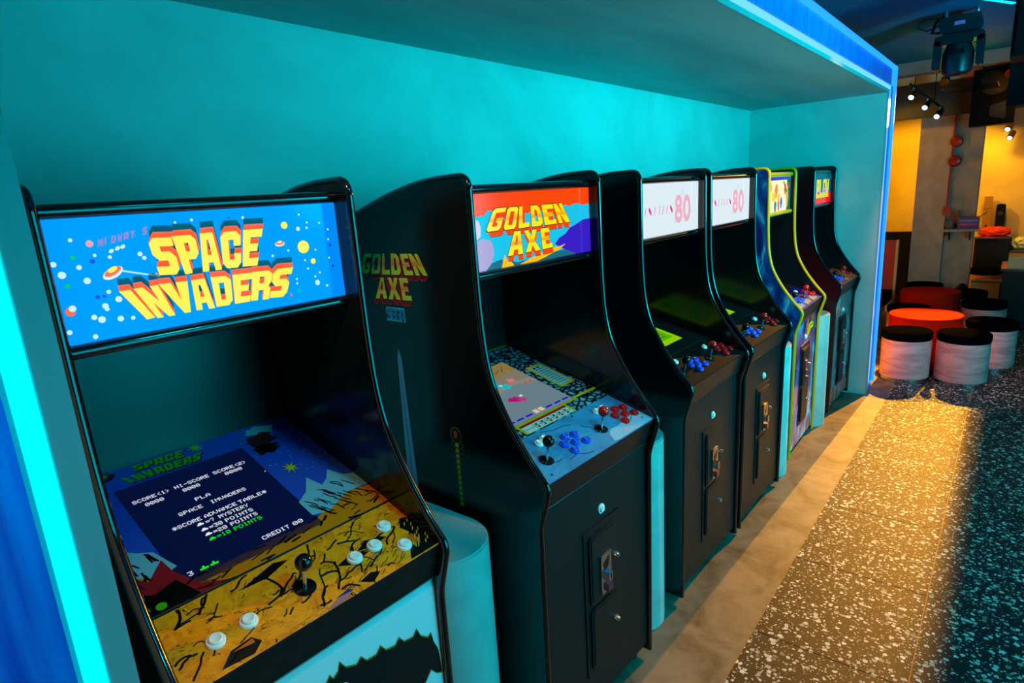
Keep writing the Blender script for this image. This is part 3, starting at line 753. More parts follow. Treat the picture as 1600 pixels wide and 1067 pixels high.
# loose clouds of colour in the corner
def blob(shm, u, v, r, m, k, n=18, j=0.35, sq=1.0, a_=None):
    a_ = shm.V.length/shm.U.length if a_ is None else a_
    shm.poly([(u+r*(1+random.uniform(-j, j))*math.cos(2*math.pi*i/n)*a_, v+r*sq*(1+random.uniform(-j, j))*math.sin(2*math.pi*i/n)) for i in range(n)], m, k)
blob(bs, 0.845, 0.925, 0.08, pb('cloud_grey', (150, 176, 180)), 2, sq=0.6); blob(bs, 0.80, 0.84, 0.09, red_d, 3, sq=0.7); blob(bs, 0.79, 0.74, 0.07, mk, 4, sq=0.6)
for i in range(40): bs.disc(random.uniform(0.72, 1.0), random.uniform(0.45, 1.0), 0.004, mt, 2, 6)
bs.build('artwork', M1['bezel'])
ss = M1['ssheet']
TW, TG = glow('text_white', (230, 236, 255), 1.0), glow('text_green', (20, 235, 20), 1.0)
T = [('SCORE<1>', .056, .316, .817, TW), ('HI-SCORE', .354, .615, .819, TW), ('SCORE<2>', .655, .928, .822, TW), ('0000', .118, .244, .759, TW), ('0000', .388, .513, .763, TW), ('0000', .723, .86, .772, TW), ('PLA', .412, .521, .638, TW),
     ('SPACE', .25, .419, .559, TW), ('INVADERS', .483, .755, .559, TW), ('*SCORE', .156, .353, .458, TW), ('ADVANCE', .378, .619, .459, TW), ('TABLE*', .638, .86, .459, TW), ('=?', .36, .42, .408, TW), ('MYSTERY', .455, .677, .405, TW), ('=30', .355, .447, .353, TW), ('POINTS', .472, .679, .352, TW),
     ('=20', .355, .451, .304, TW), ('POINTS', .482, .682, .304, TW), ('=10', .355, .447, .256, TG), ('POINTS', .477, .685, .256, TG), ('CREDIT', .58, .788, .086, TW), ('00', .821, .896, .086, TW), ('3', .058, .088, .078, TW)]
for tx, a, c, v, m in T: pixtext(ss, tx, a, c, v-0.004, 0.031, m)
for i, (v, m) in enumerate(((.408, TW), (.353, TW), (.304, TW), (.256, TG))):
    ss.rect(.30, v+.004, .345, v+.016, m, 3); ss.rect(.311, v+.014, .334, v+.026, m, 3)
for u in (.133, .20):
    ss.rect(u, .075, u+.055, .088, TG, 3); ss.rect(u+.02, .086, u+.034, .102, TG, 3)
ss.disc(.985, .66, .004, TW, 3)
ss.build('screen_text', M1['screen'])
cs = M1['csheet']
cs.rect(0, 0, 1, 1, m_cpy, 1)
for pts in ([(.62, .47), (.69, .53), (.74, .49), (.78, .45), (.71, .40), (.66, .39)], [(.72, .52), (.78, .60), (.84, .56), (.86, .50), (.78, .47)], [(.86, .02), (1.0, .02), (1.0, .62), (.97, .66), (.93, .56), (.95, .40), (.91, .24)], [(.64, .12), (.70, .16), (.73, .10), (.68, .02)],
            [(.30, .82), (.45, .96), (.50, .90), (.40, .80)], [(.12, .06), (.17, .20), (.24, .22), (.26, .12), (.22, .03)]):
    cs.poly(pts, m_ink, 2)
for pts in ([(.74, .46), (.80, .48), (.78, .41)], [(.90, .30), (.95, .36), (.96, .22), (.92, .18)], [(.17, .17), (.24, .20), (.24, .14)], [(.41, .32), (.45, .36), (.44, .29)]): cs.poly(pts, pb('rust', (206, 96, 24)), 3)
cs.poly([(.48, .02), (.56, .10), (.60, .08), (.56, .0), (.5, -.0)], pb('mauve', (176, 110, 110)), 2); cs.poly([(.53, .09), (.59, .12), (.60, .07)], pb('navy', (30, 40, 120)), 3)
for i in range(26):
    u, v = .90+random.random()*.09, .1+random.random()*.45; cs.line([(u, v), (u+.012, v+.05)], .012, pb('overlay_yellow', (226, 170, 20)), 4)
for i in range(30):
    u, v = .56+random.random()*.28, .05+random.random()*.3; cs.line([(u, v), (u+.03, v+.05)], .008, m_ink, 2)
cs.flush('overlay', M1['cp'])
random.seed(21)
for i in range(60):
    u, v = random.uniform(.02, .86), random.uniform(.04, .92)
    L = random.uniform(.015, .06); pts = [(u, v)]
    ang = random.uniform(.15, .6)
    for k in range(5):
        ang += random.uniform(-.5, .5); pts.append((pts[-1][0]+L*.35*math.cos(ang), min(.98, max(.02, pts[-1][1]+L*1.6*math.sin(ang)))))
    cs.line(pts, random.uniform(.010, .030), m_ink, 2)
cs.build('ink_strokes', M1['cp'])['kind'] = 'stuff'
for u, v in ((.150, .385), (.262, .400), (.693, .444), (.790, .462), (.885, .245), (.885, .655)): push(M1['root'], TH+u*(0.5925-2*TH), v, M_WHITEPL, 0.0172)
joystick(M1['root'], TH+.477*(0.5925-2*TH), .43, M_BLACKPL)
fs = M1['fsheet']
jag = []
prof = [(0.05, 0.60), (0.12, 0.70), (0.17, 0.735), (0.225, 0.765), (0.285, 0.775), (0.31, 0.79), (0.36, 0.768), (0.41, 0.762), (0.46, 0.75), (0.51, 0.74), (0.55, 0.705), (0.572, 0.65)]
for (a, b_), (c, d) in zip(prof[:-1], prof[1:]):
    for k in range(4):
        t = k/4; jag.append((a+(c-a)*t, b_+(d-b_)*t+(0.012 if k == 0 else -0.004)))
fs.poly([(p[0], p[1]+0.004) for p in jag]+[(0.574, 0.59), (0.555, 0.60), (0.54, 0.62), (0.51, 0.59), (0.50, 0.53), (0.44, 0.45), (0.05, 0.42)], pb('jag_gold', (150, 120, 30)), 2)
fs.poly(jag+[(0.570, 0.595), (0.553, 0.605), (0.538, 0.625), (0.512, 0.595), (0.50, 0.53), (0.44, 0.45), (0.05, 0.42)], m_ink, 3)
fs.build('artwork', M1['front'])

# ---------- cabinet 2: orange/yellow axe marquee --------------------------------------------
def grad_letter(name, lit):
    m = bpy.data.materials.new(name); m.use_nodes = True
    nt = m.node_tree; b = nt.nodes['Principled BSDF']; b.inputs['Roughness'].default_value = 0.15
    tc = N(nt, 'ShaderNodeTexCoord'); sp = N(nt, 'ShaderNodeSeparateXYZ'); nt.links.new(tc.outputs['UV'], sp.inputs[0])
    r = ramp(nt, [(0.0, (255, 240, 0)), (0.36, (255, 232, 0)), (0.47, (255, 160, 0)), (0.62, (255, 215, 0)), (1.0, (255, 240, 0))] if lit else [(0.0, (170, 225, 10)), (0.33, (190, 214, 10)), (0.5, (214, 130, 40)), (0.75, (190, 205, 20)), (1.0, (206, 220, 20))])
    nt.links.new(sp.outputs[1], r.inputs[0])
    if lit:
        b.inputs['Base Color'].default_value = (0, 0, 0, 1); nt.links.new(r.outputs[0], b.inputs['Emission Color']); b.inputs['Emission Strength'].default_value = 1
    else: nt.links.new(r.outputs[0], b.inputs['Base Color'])
    return m
m_stone = mat('stone_print', (8, 10, 12), rough=0.3)
nt, ns, lk, b = nodes(m_stone)
tc = N(nt, 'ShaderNodeTexCoord'); vo = N(nt, 'ShaderNodeTexVoronoi', feature='DISTANCE_TO_EDGE'); vo.inputs['Scale'].default_value = 42
mp = N(nt, 'ShaderNodeMapping'); mp.inputs['Scale'].default_value = (0.8, 1.25, 1)
lk.new(tc.outputs['Object'], mp.inputs[0]); lk.new(mp.outputs[0], vo.inputs['Vector'])
r_ = ramp(nt, [(0.09, (4, 6, 8)), (0.13, (60, 112, 128)), (0.4, (120, 170, 184))]); lk.new(vo.outputs['Distance'], r_.inputs[0]); lk.new(r_.outputs[0], b.inputs['Base Color'])
m_slate = plaster('blue_slate_overlay', (64, 150, 196), (46, 122, 172), 9.0, 0.35, 0.0)
M2 = cabinet('black arcade machine with orange marquee and gold lettering, second from the camera', 0.0, -0.0059, -0.0427, 0.6203, marquee=glow('orange', (255, 72, 8)), bezel=m_stone,
             screen=glow('crt_sand', (128, 124, 108), 0.9), scr_rect=(0.136, 0.112, 0.468, 0.79), cp=m_slate, ym=0.205)
sh = M2['msheet']
ga_y, ga_r, ga_k, ga_s = grad_letter('lit_gold_gradient', True), glow('ga_red', (250, 70, 10)), glow('ga_black', (20, 16, 30)), glow('ga_sky', (30, 196, 236))
sky = [(0, 0.0), (1, 0.0), (1, 0.75)]
for i in range(41):
    t = 1-i/40; sky.append((t, 0.735+0.03*math.sin(t*9)+random.uniform(-.025, .025)-(0.04 if t < 0.15 else 0)))
sh.poly(sky, ga_s, 1)
sh.poly([(0.0, 0), (1, 0), (1, .13), (.61, .09), (.45, .06), (.35, .04), (.22, .12), (.1, .06), (0, .1)], glow('ga_ground', (30, 110, 130)), 2)
# rounded hills and drifting flames in the colours of the print
sh.poly([(0, 0), (0, .40), (.03, .42), (.06, .40), (.105, .43), (.15, .40), (.17, .34), (.175, .2), (.15, .08), (.11, 0)], glow('mauve_hill', (176, 160, 210)), 3)
sh.poly([(0, .42), (0, .69), (.05, .70), (.085, .66), (.095, .58), (.09, .46), (.05, .40)], glow('pale_hill', (216, 204, 236)), 3)
sh.poly([(.66, .21), (.70, .29), (.76, .34), (.80, .42), (.86, .46), (.93, .52), (1, .53), (1, .0), (.86, .0), (.80, .06), (.72, .13)], glow('indigo_hill', (58, 30, 200)), 3)
sh.poly([(.35, -.0), (.45, .065), (.53, .10), (.61, .165), (.70, .165), (.757, .19), (.70, .12), (.66, .10), (.57, .04), (.49, .0)], glow('flame', (255, 196, 10)), 4)
sh.poly([(.222, 0), (.235, .09), (.25, .175), (.268, .08), (.28, .12), (.318, 0)], glow('flame', (255, 196, 10)), 4)
GA = [('G', [[0.189, 0.806], [0.281, 0.81], [0.223, 0.515], [0.122, 0.513]]), ('O', [[0.292, 0.809], [0.373, 0.807], [0.338, 0.509], [0.247, 0.511]]), ('L', [[0.378, 0.807], [0.443, 0.807], [0.449, 0.512], [0.362, 0.508]]), ('D', [[0.464, 0.805], [0.533, 0.805], [0.567, 0.507], [0.469, 0.508]]), ('E', [[0.555, 0.802], [0.649, 0.8], [0.681, 0.511], [0.576, 0.506]]), ('N', [[0.654, 0.803], [0.729, 0.804], [0.8, 0.508], [0.7, 0.508]]), ('A', [[0.325, 0.475], [0.378, 0.473], [0.387, 0.148], [0.269, 0.149]]), ('X', [[0.402, 0.469], [0.504, 0.465], [0.529, 0.158], [0.408, 0.158]]), ('E', [[0.535, 0.467], [0.606, 0.467], [0.637, 0.17], [0.547, 0.161]])]
for i, (ch, q) in enumerate(GA):
    d = (0.018 if i < 3 else (-0.004 if i > 4 and i < 6 else 0.004), -0.072)
    sh.extr(ch, q, ga_k, 5, (d[0]*1.1, d[1]*1.1), 8); sh.extr(ch, q, ga_r, 6, d, 8); sh.glyph(ch, q, ga_k, 7, (0, 0), 0.07); sh.glyph(ch, q, ga_y, 8)
sh.build('lettering', M2['marquee'])
# side print
sd = Sheet((0, 0, 0), (0, 1, 0), (0, 0, 1), flip=True)
sl = grad_letter('print_side_letters', False); srd = printed('side_red', (190, 20, 40)); 
SDL = [('G', [[0.651, 1.565], [0.608, 1.567], [0.636, 1.504], [0.674, 1.502]]), ('O', [[0.602, 1.565], [0.563, 1.566], [0.58, 1.504], [0.626, 1.503]]), ('L', [[0.557, 1.567], [0.522, 1.568], [0.529, 1.504], [0.57, 1.502]]), ('D', [[0.516, 1.568], [0.481, 1.567], [0.473, 1.504], [0.522, 1.503]]), ('E', [[0.472, 1.567], [0.437, 1.568], [0.417, 1.505], [0.459, 1.504]]), ('N', [[0.434, 1.568], [0.392, 1.568], [0.355, 1.506], [0.407, 1.505]]), ('A', [[0.578, 1.493], [0.564, 1.494], [0.556, 1.427], [0.615, 1.425]]), ('X', [[0.543, 1.494], [0.495, 1.495], [0.489, 1.428], [0.549, 1.426]]), ('E', [[0.488, 1.495], [0.449, 1.496], [0.436, 1.428], [0.48, 1.427]])]
for i, (ch, q) in enumerate(SDL):
    d = (0.0 if i < 4 else 0.012, -0.0165)
    sd.extr(ch, q, srd, 1, d, 8); sd.glyph(ch, q, m_ink, 2, (0, 0), 0.07); sd.glyph(ch, q, sl, 3)
sg1, sg2 = printed('sega_blue', (20, 120, 200)), printed('sega_cyan', (60, 190, 236))
for i, ch in enumerate('SEGA'):
    a, c = 0.568-i*0.0225, 0.568-(i+0.88)*0.0225
    q = [(a, 1.397), (c, 1.398), (c, 1.362), (a, 1.361)]
    sd.glyph(ch, q, sg2, 1, (0, 0), 0.22); sd.glyph(ch, q, sg1, 2)
sd.poly([(0.530, 1.271), (0.518, 1.236), (0.511, 1.013), (0.502, 0.795), (0.553, 0.795), (0.544, 1.081), (0.539, 1.238)], printed('blade', (62, 150, 206)), 1)
sd.poly([(0.5295, 1.25), (0.528, 1.0), (0.5265, 0.795), (0.5295, 0.795), (0.531, 1.0)], printed('blade_line', (20, 70, 130)), 2)
hy, ho, hg = printed('hilt_yellow', (214, 196, 20)), printed('hilt_orange', (214, 70, 20)), printed('hilt_line', (90, 130, 50))
for i in range(12):
    z = 1.0-i*0.0175; y0_ = 0.268+i*0.0011; y1_ = 0.322-i*0.0006
    sd.disc((y0_+y1_)/2, z, (y1_-y0_)/2, hg, 1, 14, 1.0, 0.42); sd.disc((y0_+y1_)/2, z, (y1_-y0_)/2-0.002, m_ink, 2, 14, 1.0, 0.36); sd.poly([(0.289, z-0.007), (0.303, z-0.007), (0.303, z+0.006), (0.289, z+0.006)], hy, 3)
sd.disc(0.298, 1.03, 0.024, hg, 1, 16, 1.0, 1.1); sd.disc(0.298, 1.03, 0.021, m_ink, 2, 16, 1.0, 1.1); sd.disc(0.298, 1.033, 0.008, ho, 3, 14, 1.0, 1.6)
sd.build('side_print', M2['side0'])
# bezel cards
bs = M2['bsheet']; ux = lambda x: (x-TH)/(0.6203-2*TH)
cy, cc, cr = pb('card_yellow', (206, 176, 20)), pb('card_cyan', (130, 200, 200)), pb('card_red', (190, 24, 24))
bs.rect(ux(.503), .27, ux(.588), .62, cy, 1); bs.rect(ux(.512), .295, ux(.579), .595, cc, 2)
for i in range(9): bs.rect(ux(.518), .32+i*.028, ux(.570), .326+i*.028, mk, 3)
for x in (.53, .55): bs.disc(ux(x), .575, .012, mk, 3)
bs.rect(0, .985, 1, 1.0, cy, 1); bs.rect(ux(.47), .105, 1, .128, cy, 1); bs.rect(ux(.12), .095, ux(.48), .110, cy, 1)
bs.rect(ux(.155), -.002, ux(.41), .095, cy, 1); bs.rect(ux(.165), 0, ux(.40), .088, pb('card_pale', (196, 210, 200)), 2); bs.rect(ux(.165), .068, ux(.40), .088, cr, 3)
for i in range(6):
    bs.rect(ux(.215+i*.03), .0, ux(.216+i*.03), .068, cr, 3)
    for j in range(2): bs.rect(ux(.222+i*.03), .010+j*.03, ux(.230+i*.03), .026+j*.03, mk, 3)
bs.rect(ux(.165), .032, ux(.40), .036, cr, 3)
bs.build('artwork', M2['bezel'])
ss = M2['ssheet']
ss.rect(0, 0, 1, .60, glow('crt_stone', (104, 128, 138), 0.95), 1); ss.poly([(0, .72), (0, 1), (1, 1), (1, .80), (.6, .76), (.3, .70)], glow('crt_ochre', (140, 118, 66), 0.9), 1)
ss.poly([(.0, .55), (.0, .62), (.5, .64), (1, .58), (1, .48), (.7, .56), (.4, .50)], glow('crt_sand2', (140, 136, 118), 0.9), 2)
for i in range(8): ss.line([(.1+i*.1, .78+random.random()*.1), (.2+i*.1, .84+random.random()*.12)], .012, glow('crt_brown', (92, 76, 40), 0.9), 2)
for u, v, r, c_ in ((.50, .64, .085, (10, 170, 186)), (.58, .57, .055, (10, 190, 200)), (.45, .34, .075, (170, 20, 110)), (.52, .30, .055, (190, 50, 130)), (.74, .64, .055, (206, 120, 120)), (.55, .62, .025, (206, 210, 200)), (.58, .36, .025, (220, 220, 220))):
    blob(ss, u, v, r, glow('crt_%d_%d' % (c_[0], int(v*100)), c_, 0.95), 3, 14, 0.4, 0.7)
for u in (.82, .90): ss.rect(u, .50, u+.03, .53, glow('crt_red', (230, 30, 20)), 3)
for u in (.03, .16, .29, .60, .74, .87): ss.rect(u, .035, u+.10, .06, glow('crt_blue', (20, 20, 190)), 3)
for u in (.43, .51): ss.rect(u, .03, u+.06, .09, glow('crt_tan', (214, 190, 150)), 3)
ss.build('screen_image', M2['screen'])
cs = M2['csheet']
cs.poly([(.60, .02), (.63, .20), (.68, .28), (.76, .26), (.85, .36), (.93, .30), (1, .34), (1, 0), (.64, 0)], pb('slate_pale', (150, 190, 216)), 1)
cs.poly([(.70, .06), (.74, .16), (.86, .20), (.97, .24), (.95, .12), (.82, .06)], pb('slate_pink', (176, 180, 206)), 2)
cs.flush('overlay', M2['cp'])
ink2 = pb('crack', (30, 60, 84))
for pts in ([(.32, .95), (.40, .85), (.48, .84), (.52, .78)], [(.25, .16), (.33, .19), (.37, .10), (.42, .06)], [(.56, .66), (.60, .50), (.58, .36), (.63, .30)], [(.86, .22), (.92, .30), (.97, .26)], [(.15, .30), (.2, .24), (.23, .26)]): cs.line(pts, .012, ink2, 3)
cs.flush('crack_print', M2['cp'])['kind'] = 'stuff'
for u, v in ((.08, .10), (.08, .70), (.30, .88), (.95, .14), (.97, .55), (.60, .94)): cs.disc(u, v, .02, m_ink, 3)
cs.build('screw_heads', M2['cp'])['kind'] = 'stuff'
two_player(M2)

# ---------- cabinets 3 and 4: white marquees ------------------------------------------------
def white_marquee(R):
    sh = R['msheet']; H = 0.209; wd = R['w']-2*TH
    U = lambda x: (x-TH)/wd
    Vz = lambda z: (z-1.513)/H
    mg, pk, pk2, gl = glow('magenta', (226, 30, 140)), glow('pink', (240, 176, 196)), glow('pink_line', (226, 140, 170)), glow('teal_line', (120, 190, 200))
    def quadr(x, z0, z1, w0, sl): sh.poly([(U(x), Vz(z0)), (U(x+w0), Vz(z0)), (U(x+w0+sl), Vz(z1)), (U(x+sl), Vz(z1))], mg, 2)
    z0, z1 = 1.600, 1.632
    for x, kind in ((0.055, 'N'), (0.094, 'I'), (0.128, 'N'), (0.172, 'E'), (0.214, 'T'), (0.245, 'E'), (0.282, 'E'), (0.318, 'N')):
        if kind == 'N': sh.poly([(U(x), Vz(z1)), (U(x+.006), Vz(z1)), (U(x+.022), Vz(1.612)), (U(x+.020), Vz(z0)), (U(x+.016), Vz(z0)), (U(x-.002), Vz(1.620))], mg, 2)
        else: quadr(x, z0, z1, .0035, .008)
        if kind == 'E':
            for zz in (z0, (z0+z1)/2-.001, z1-.002): sh.rect(U(x+(zz-z0)*.25), Vz(zz), U(x+.012+(zz-z0)*.25), Vz(zz+.0012), pk2, 2)
        if kind == 'T': sh.rect(U(x-.004), Vz(z1-.0015), U(x+.018), Vz(z1), pk2, 2)
        sh.flush('letter', R['marquee'])
    def ring(cx, cz, rx, rz, t, m, k):
        n = 28; pts = []
        out = [(cx+rx*math.cos(2*math.pi*i/n), cz+rz*math.sin(2*math.pi*i/n)) for i in range(n)]
        inn = [(cx+(rx-t)*math.cos(2*math.pi*i/n), cz+(rz-t)*math.sin(2*math.pi*i/n)) for i in range(n)]
        for i in range(n):
            j = (i+1) % n
            sh.poly([(U(p[0]), Vz(p[1])) for p in (out[i], out[j], inn[j], inn[i])], m, k)
    ring(0.395, 1.640, 0.032, 0.030, 0.020, pk, 4); ring(0.395, 1.588, 0.036, 0.032, 0.022, pk, 4); ring(0.477, 1.612, 0.038, 0.056, 0.022, pk, 4)
    ring(0.395, 1.640, 0.034, 0.032, 0.0015, pk2, 3); ring(0.395, 1.588, 0.038, 0.034, 0.0015, pk2, 3); ring(0.477, 1.612, 0.040, 0.058, 0.0015, pk2, 3)
    sh.flush('numerals', R['marquee'])
    tri = [(0.432, 1.690), (0.352, 1.556), (0.536, 1.597)]
    for a, c in zip(tri, tri[1:]+tri[:1]): sh.line([(U(a[0]), Vz(a[1])), (U(c[0]), Vz(c[1]))], .008, gl, 2)
    sh.build('triangle_outline', R['marquee'])
    ss = R['ssheet']
    gr1, gr2, gr3, gr4 = glow('crt_lime', (150, 210, 0), 0.9), glow('crt_green', (70, 190, 10), 0.9), glow('crt_olive', (120, 130, 20), 0.8), glow('crt_teal', (40, 150, 130), 0.8)
    ss.rect(0, 0, 1, 1, gr1, 1); ss.rect(.08, .10, .92, .96, gr2, 2); ss.rect(.15, .16, .82, .30, gr3, 3); ss.rect(.18, .19, .79, .27, glow('crt_lime2', (110, 180, 10), 0.8), 4)
    ss.poly([(.2, .36), (.5, .36), (.6, .48), (.3, .50)], gr4, 3); ss.rect(.2, .58, .85, .66, gr3, 3); ss.poly([(.60, .78), (.8, .78), (.7, .92)], m_ink, 3)
    ss.build('screen_image', R['screen'])
WM = glow('white', (222, 238, 246), 1.0)
M3 = cabinet('plain black arcade machine with white marquee and green screen, third from the camera', 0.9518, -0.0068, -0.0197, 0.6207, marquee=WM, screen=glow('crt_lime', (150, 210, 0), 0.9), scr_rect=(0.136, 0.13, 0.468, 0.80), ym=0.20, cp=M_CPB)
white_marquee(M3); two_player(M3, (0.105, 0.37), ((0.175, 0.78), (0.462, 0.76)))
M4 = cabinet('plain black arcade machine with white marquee, close beside its twin and fourth from the camera', 1.6114, -0.0212, -0.0157, 0.6217, marquee=WM, screen=glow('crt_lime', (150, 210, 0), 0.9), scr_rect=(0.136, 0.13, 0.468, 0.80), ym=0.20, cp=M_CPB)
white_marquee(M4); two_player(M4, (0.105, 0.37), ((0.14, 0.80), (0.462, 0.76)))

# ---------- cabinet 5: yellow trim, blue art -------------------------------------------------
def swirl(name, cols, scale, stretch, rough=0.2, space='Object'):
    m = mat(name, cols[0][1], rough=rough)
    nt, ns, lk, b = nodes(m)
    tc = N(nt, 'ShaderNodeTexCoord'); mp = N(nt, 'ShaderNodeMapping'); mp.inputs['Scale'].default_value = stretch
    n1 = N(nt, 'ShaderNodeTexNoise'); n1.inputs['Scale'].default_value = scale; n1.inputs['Detail'].default_value = 3; n1.inputs['Distortion'].default_value = 1.8
    lk.new(tc.outputs[space], mp.inputs[0]); lk.new(mp.outputs[0], n1.inputs['Vector'])
    r = ramp(nt, cols); lk.new(n1.outputs['Fac'], r.inputs[0]); lk.new(r.outputs[0], b.inputs['Base Color'])
    return m
m_s5 = swirl('blue_swirl_side', [(0.3, (4, 20, 60)), (0.48, (8, 50, 120)), (0.58, (20, 100, 160)), (0.70, (120, 190, 220))], 3.2, (1, 2.2, 1))
m_f5 = swirl('storm_front', [(0.30, (24, 20, 70)), (0.45, (50, 40, 110)), (0.55, (20, 90, 160)), (0.66, (60, 190, 220)), (0.8, (110, 90, 140))], 4.0, (1.6, 1, 0.6))
m_c5 = pb('navy_overlay', (16, 18, 120))
M5 = cabinet('arcade machine with bright yellow edge trim and stormy blue artwork', 2.5413, -0.0055, 0.0171, 0.6087, side=m_s5, side_r=M_GLOSS, trim=M_YTRIM, front=m_f5, retainer=M_YTRIM, marquee=glow('cream', (255, 246, 190)), cp=m_c5, screen=glow('crt_dim', (20, 40, 60), 0.6))
sh = M5['msheet']
sh.rect(0, .90, 1, 1, glow('m5_blue', (40, 40, 200)), 1); sh.rect(.84, 0, 1, 1, glow('m5_green', (20, 120, 100)), 1)
for u, v, r, c_, sq in ((.42, .62, .16, (255, 130, 20), 1.3), (.32, .45, .22, (250, 214, 10), .6), (.52, .40, .14, (255, 200, 0), .7), (.40, .16, .12, (30, 140, 150), 1.5), (.52, .18, .10, (214, 80, 90), 1.7), (.62, .24, .11, (20, 110, 220), 1.6), (.76, .62, .10, (210, 70, 40), 1.6), (.86, .40, .15, (216, 186, 110), 2.0), (.92, .74, .08, (210, 60, 40), 1.0), (.2, .7, .14, (250, 190, 60), 1.2), (.15, .25, .15, (90, 150, 210), 1.3), (.72, .16, .12, (240, 236, 240), 1.2)):
    blob(sh, u, v, r, glow('m5_%d_%d' % (c_[0], int(u*100)), c_), 2+int(u*10) % 4, 14, 0.3, sq)
sh.poly([(.66, .86), (.70, .86), (.83, .55), (.81, .52)], glow('m5_dark', (60, 50, 60)), 7)
sh.build('artwork', M5['marquee'])
fs = M5['fsheet']
fs.poly([(.33, .80), (.36, .85), (.40, .83), (.38, .78), (.44, .79), (.47, .85), (.50, .84), (.48, .76), (.42, .73), (.36, .70), (.34, .74)], pb('logo_orange', (236, 90, 20)), 1)
fs.poly([(.35, .755), (.40, .80), (.46, .81), (.52, .79), (.50, .76), (.43, .765), (.38, .73)], pb('logo_yellow', (240, 214, 20)), 2)
fs.line([(.36, .755), (.42, .785), (.49, .785)], .008, m_ink, 3); fs.poly([(.53, .80), (.55, .86), (.57, .86), (.555, .80)], pb('logo_red', (220, 30, 20)), 1); fs.poly([(.22, .70), (.31, .80), (.30, .72), (.26, .62)], pb('purple_patch', (60, 44, 120)), 1)
fs.build('artwork', M5['front'])
cs = M5['csheet']
for i in range(9):
    u = .12+i*.09; cs.poly([(u, .05), (u+.10, .10), (u+.16, .35), (u+.06, .28)], [pb('c5_grey', (150, 170, 180)), pb('c5_tan', (190, 140, 110)), pb('c5_violet', (90, 50, 140))][i % 3], 1+i % 3)
cs.poly([(.05, .7), (.15, .9), (.2, .6)], pb('c5_teal', (50, 140, 120)), 2)
cs.build('overlay', M5['cp'])
two_player(M5, (0.105, 0.375), ((0.16, 0.78), (0.44, 0.76)))

# ---------- cabinet 6: red side, red and teal print ------------------------------------------
m_f6 = swirl('teal_haze_front', [(0.35, (40, 46, 48)), (0.5, (36, 90, 98)), (0.68, (50, 170, 190))], 3.0, (2.4, 1, 0.8))
m_s6 = mat('maroon_side', (96, 8, 14), rough=0.25)
M6 = cabinet('arcade machine with dark red side, at the far end of the row', 3.5043, -0.0185, -0.0223, 0.592, side=m_s6, side_r=M_GLOSS, front=m_f6, marquee=glow('m6_teal', (0, 96, 120)), cp=pb('c6_red', (206, 60, 50)), screen=glow('crt_dim', (20, 40, 60), 0.6))
sh = M6['msheet']
sh.rect(0, 0, 1, .36, glow('m6_red', (240, 16, 44)), 1)
g6a, g6b, g6c = glow('m6_yellow', (226, 226, 30)), glow('m6_pink', (226, 190, 170)), glow('m6_lime', (200, 236, 0))
for i, ch in enumerate('PLOW'):
    a = .28+i*.155; q = [(a, .82), (a+.14, .82), (a+.14, .20), (a, .20)]
    sh.glyph(ch, q, g6a, 3); sh.glyph(ch, [(a, .50), (a+.14, .50), (a+.14, .34), (a, .34)], g6b, 4)
    sh.rect(a+.005, .20, a+.125, .32, g6c, 5)
sh.build('lettering', M6['marquee'])
fs = M6['fsheet']; r6, o6 = pb('f6_red', (214, 40, 20)), pb('f6_orange', (230, 130, 20))
x = 0.03
for i, wd in enumerate((.07, .012, .06, .02, .03, .08, .02, .07, .05, .03)):
    if i % 2 == 0 or i in (5, 7): fs.poly([(x, .06), (x+wd*.4, .062), (x+wd*.4, .16), (x+wd*.6, .16), (x+wd*.6, .062), (x+wd, .06), (x+wd, .19), (x, .18)], r6, 1)
    x += wd+.012
fs.rect(.545, .06, .57, .12, o6, 2)
for z0_, z1_ in ((.60, .68), (.42, .53), (.33, .40)): fs.rect(.525, z0_, .555, z1_, r6, 1)
fs.build('artwork', M6['front'])
cs = M6['csheet']
for i in range(14): blob(cs, random.random()*.94+.03, random.random()*.9+.05, .10, [pb('c6_green', (90, 160, 30)), pb('c6_yellow', (226, 180, 30)), pb('c6_dark', (50, 20, 30))][i % 3], 1+i % 4, 9, .4)
cs.build('overlay', M6['cp'])
two_player(M6, (0.105, 0.36), ((0.16, 0.78), (0.44, 0.76)))

# ------------------------------------------------------------------ low rounded dividers between machines
def divider(xc, r, yc, h, label):
    pts = [(xc+r*math.cos(math.pi+math.pi*i/20), yc+r*math.sin(math.pi+math.pi*i/20)) for i in range(21)]
    pts += [(xc+r, NY-0.002), (xc-r, NY-0.002)]
    mb = MB(); mb.prism(pts, 0, h-0.006, 'z')
    ins = [(xc+(p[0]-xc)*0.965, p[1] if p[1] > NY-0.01 else yc+(p[1]-yc)*0.965) for p in pts]
    mb.prism(ins, h-0.006, h, 'z')
    tag(mb.build('low_divider', M_PIER), label, 'divider', 'low concrete dividers between the machines')
divider(-0.150, 0.132, 0.22, 0.795, 'rounded concrete divider between the blue-marquee and orange-marquee machines')
divider(0.785, 0.130, 0.135, 0.795, 'rounded concrete divider beside the right side of the orange-marquee machine')
divider(2.385, 0.120, 0.09, 0.795, 'rounded concrete divider left of the yellow-trimmed machine')
divider(3.325, 0.130, 0.10, 0.795, 'rounded concrete divider between yellow-trimmed and red-sided machines')

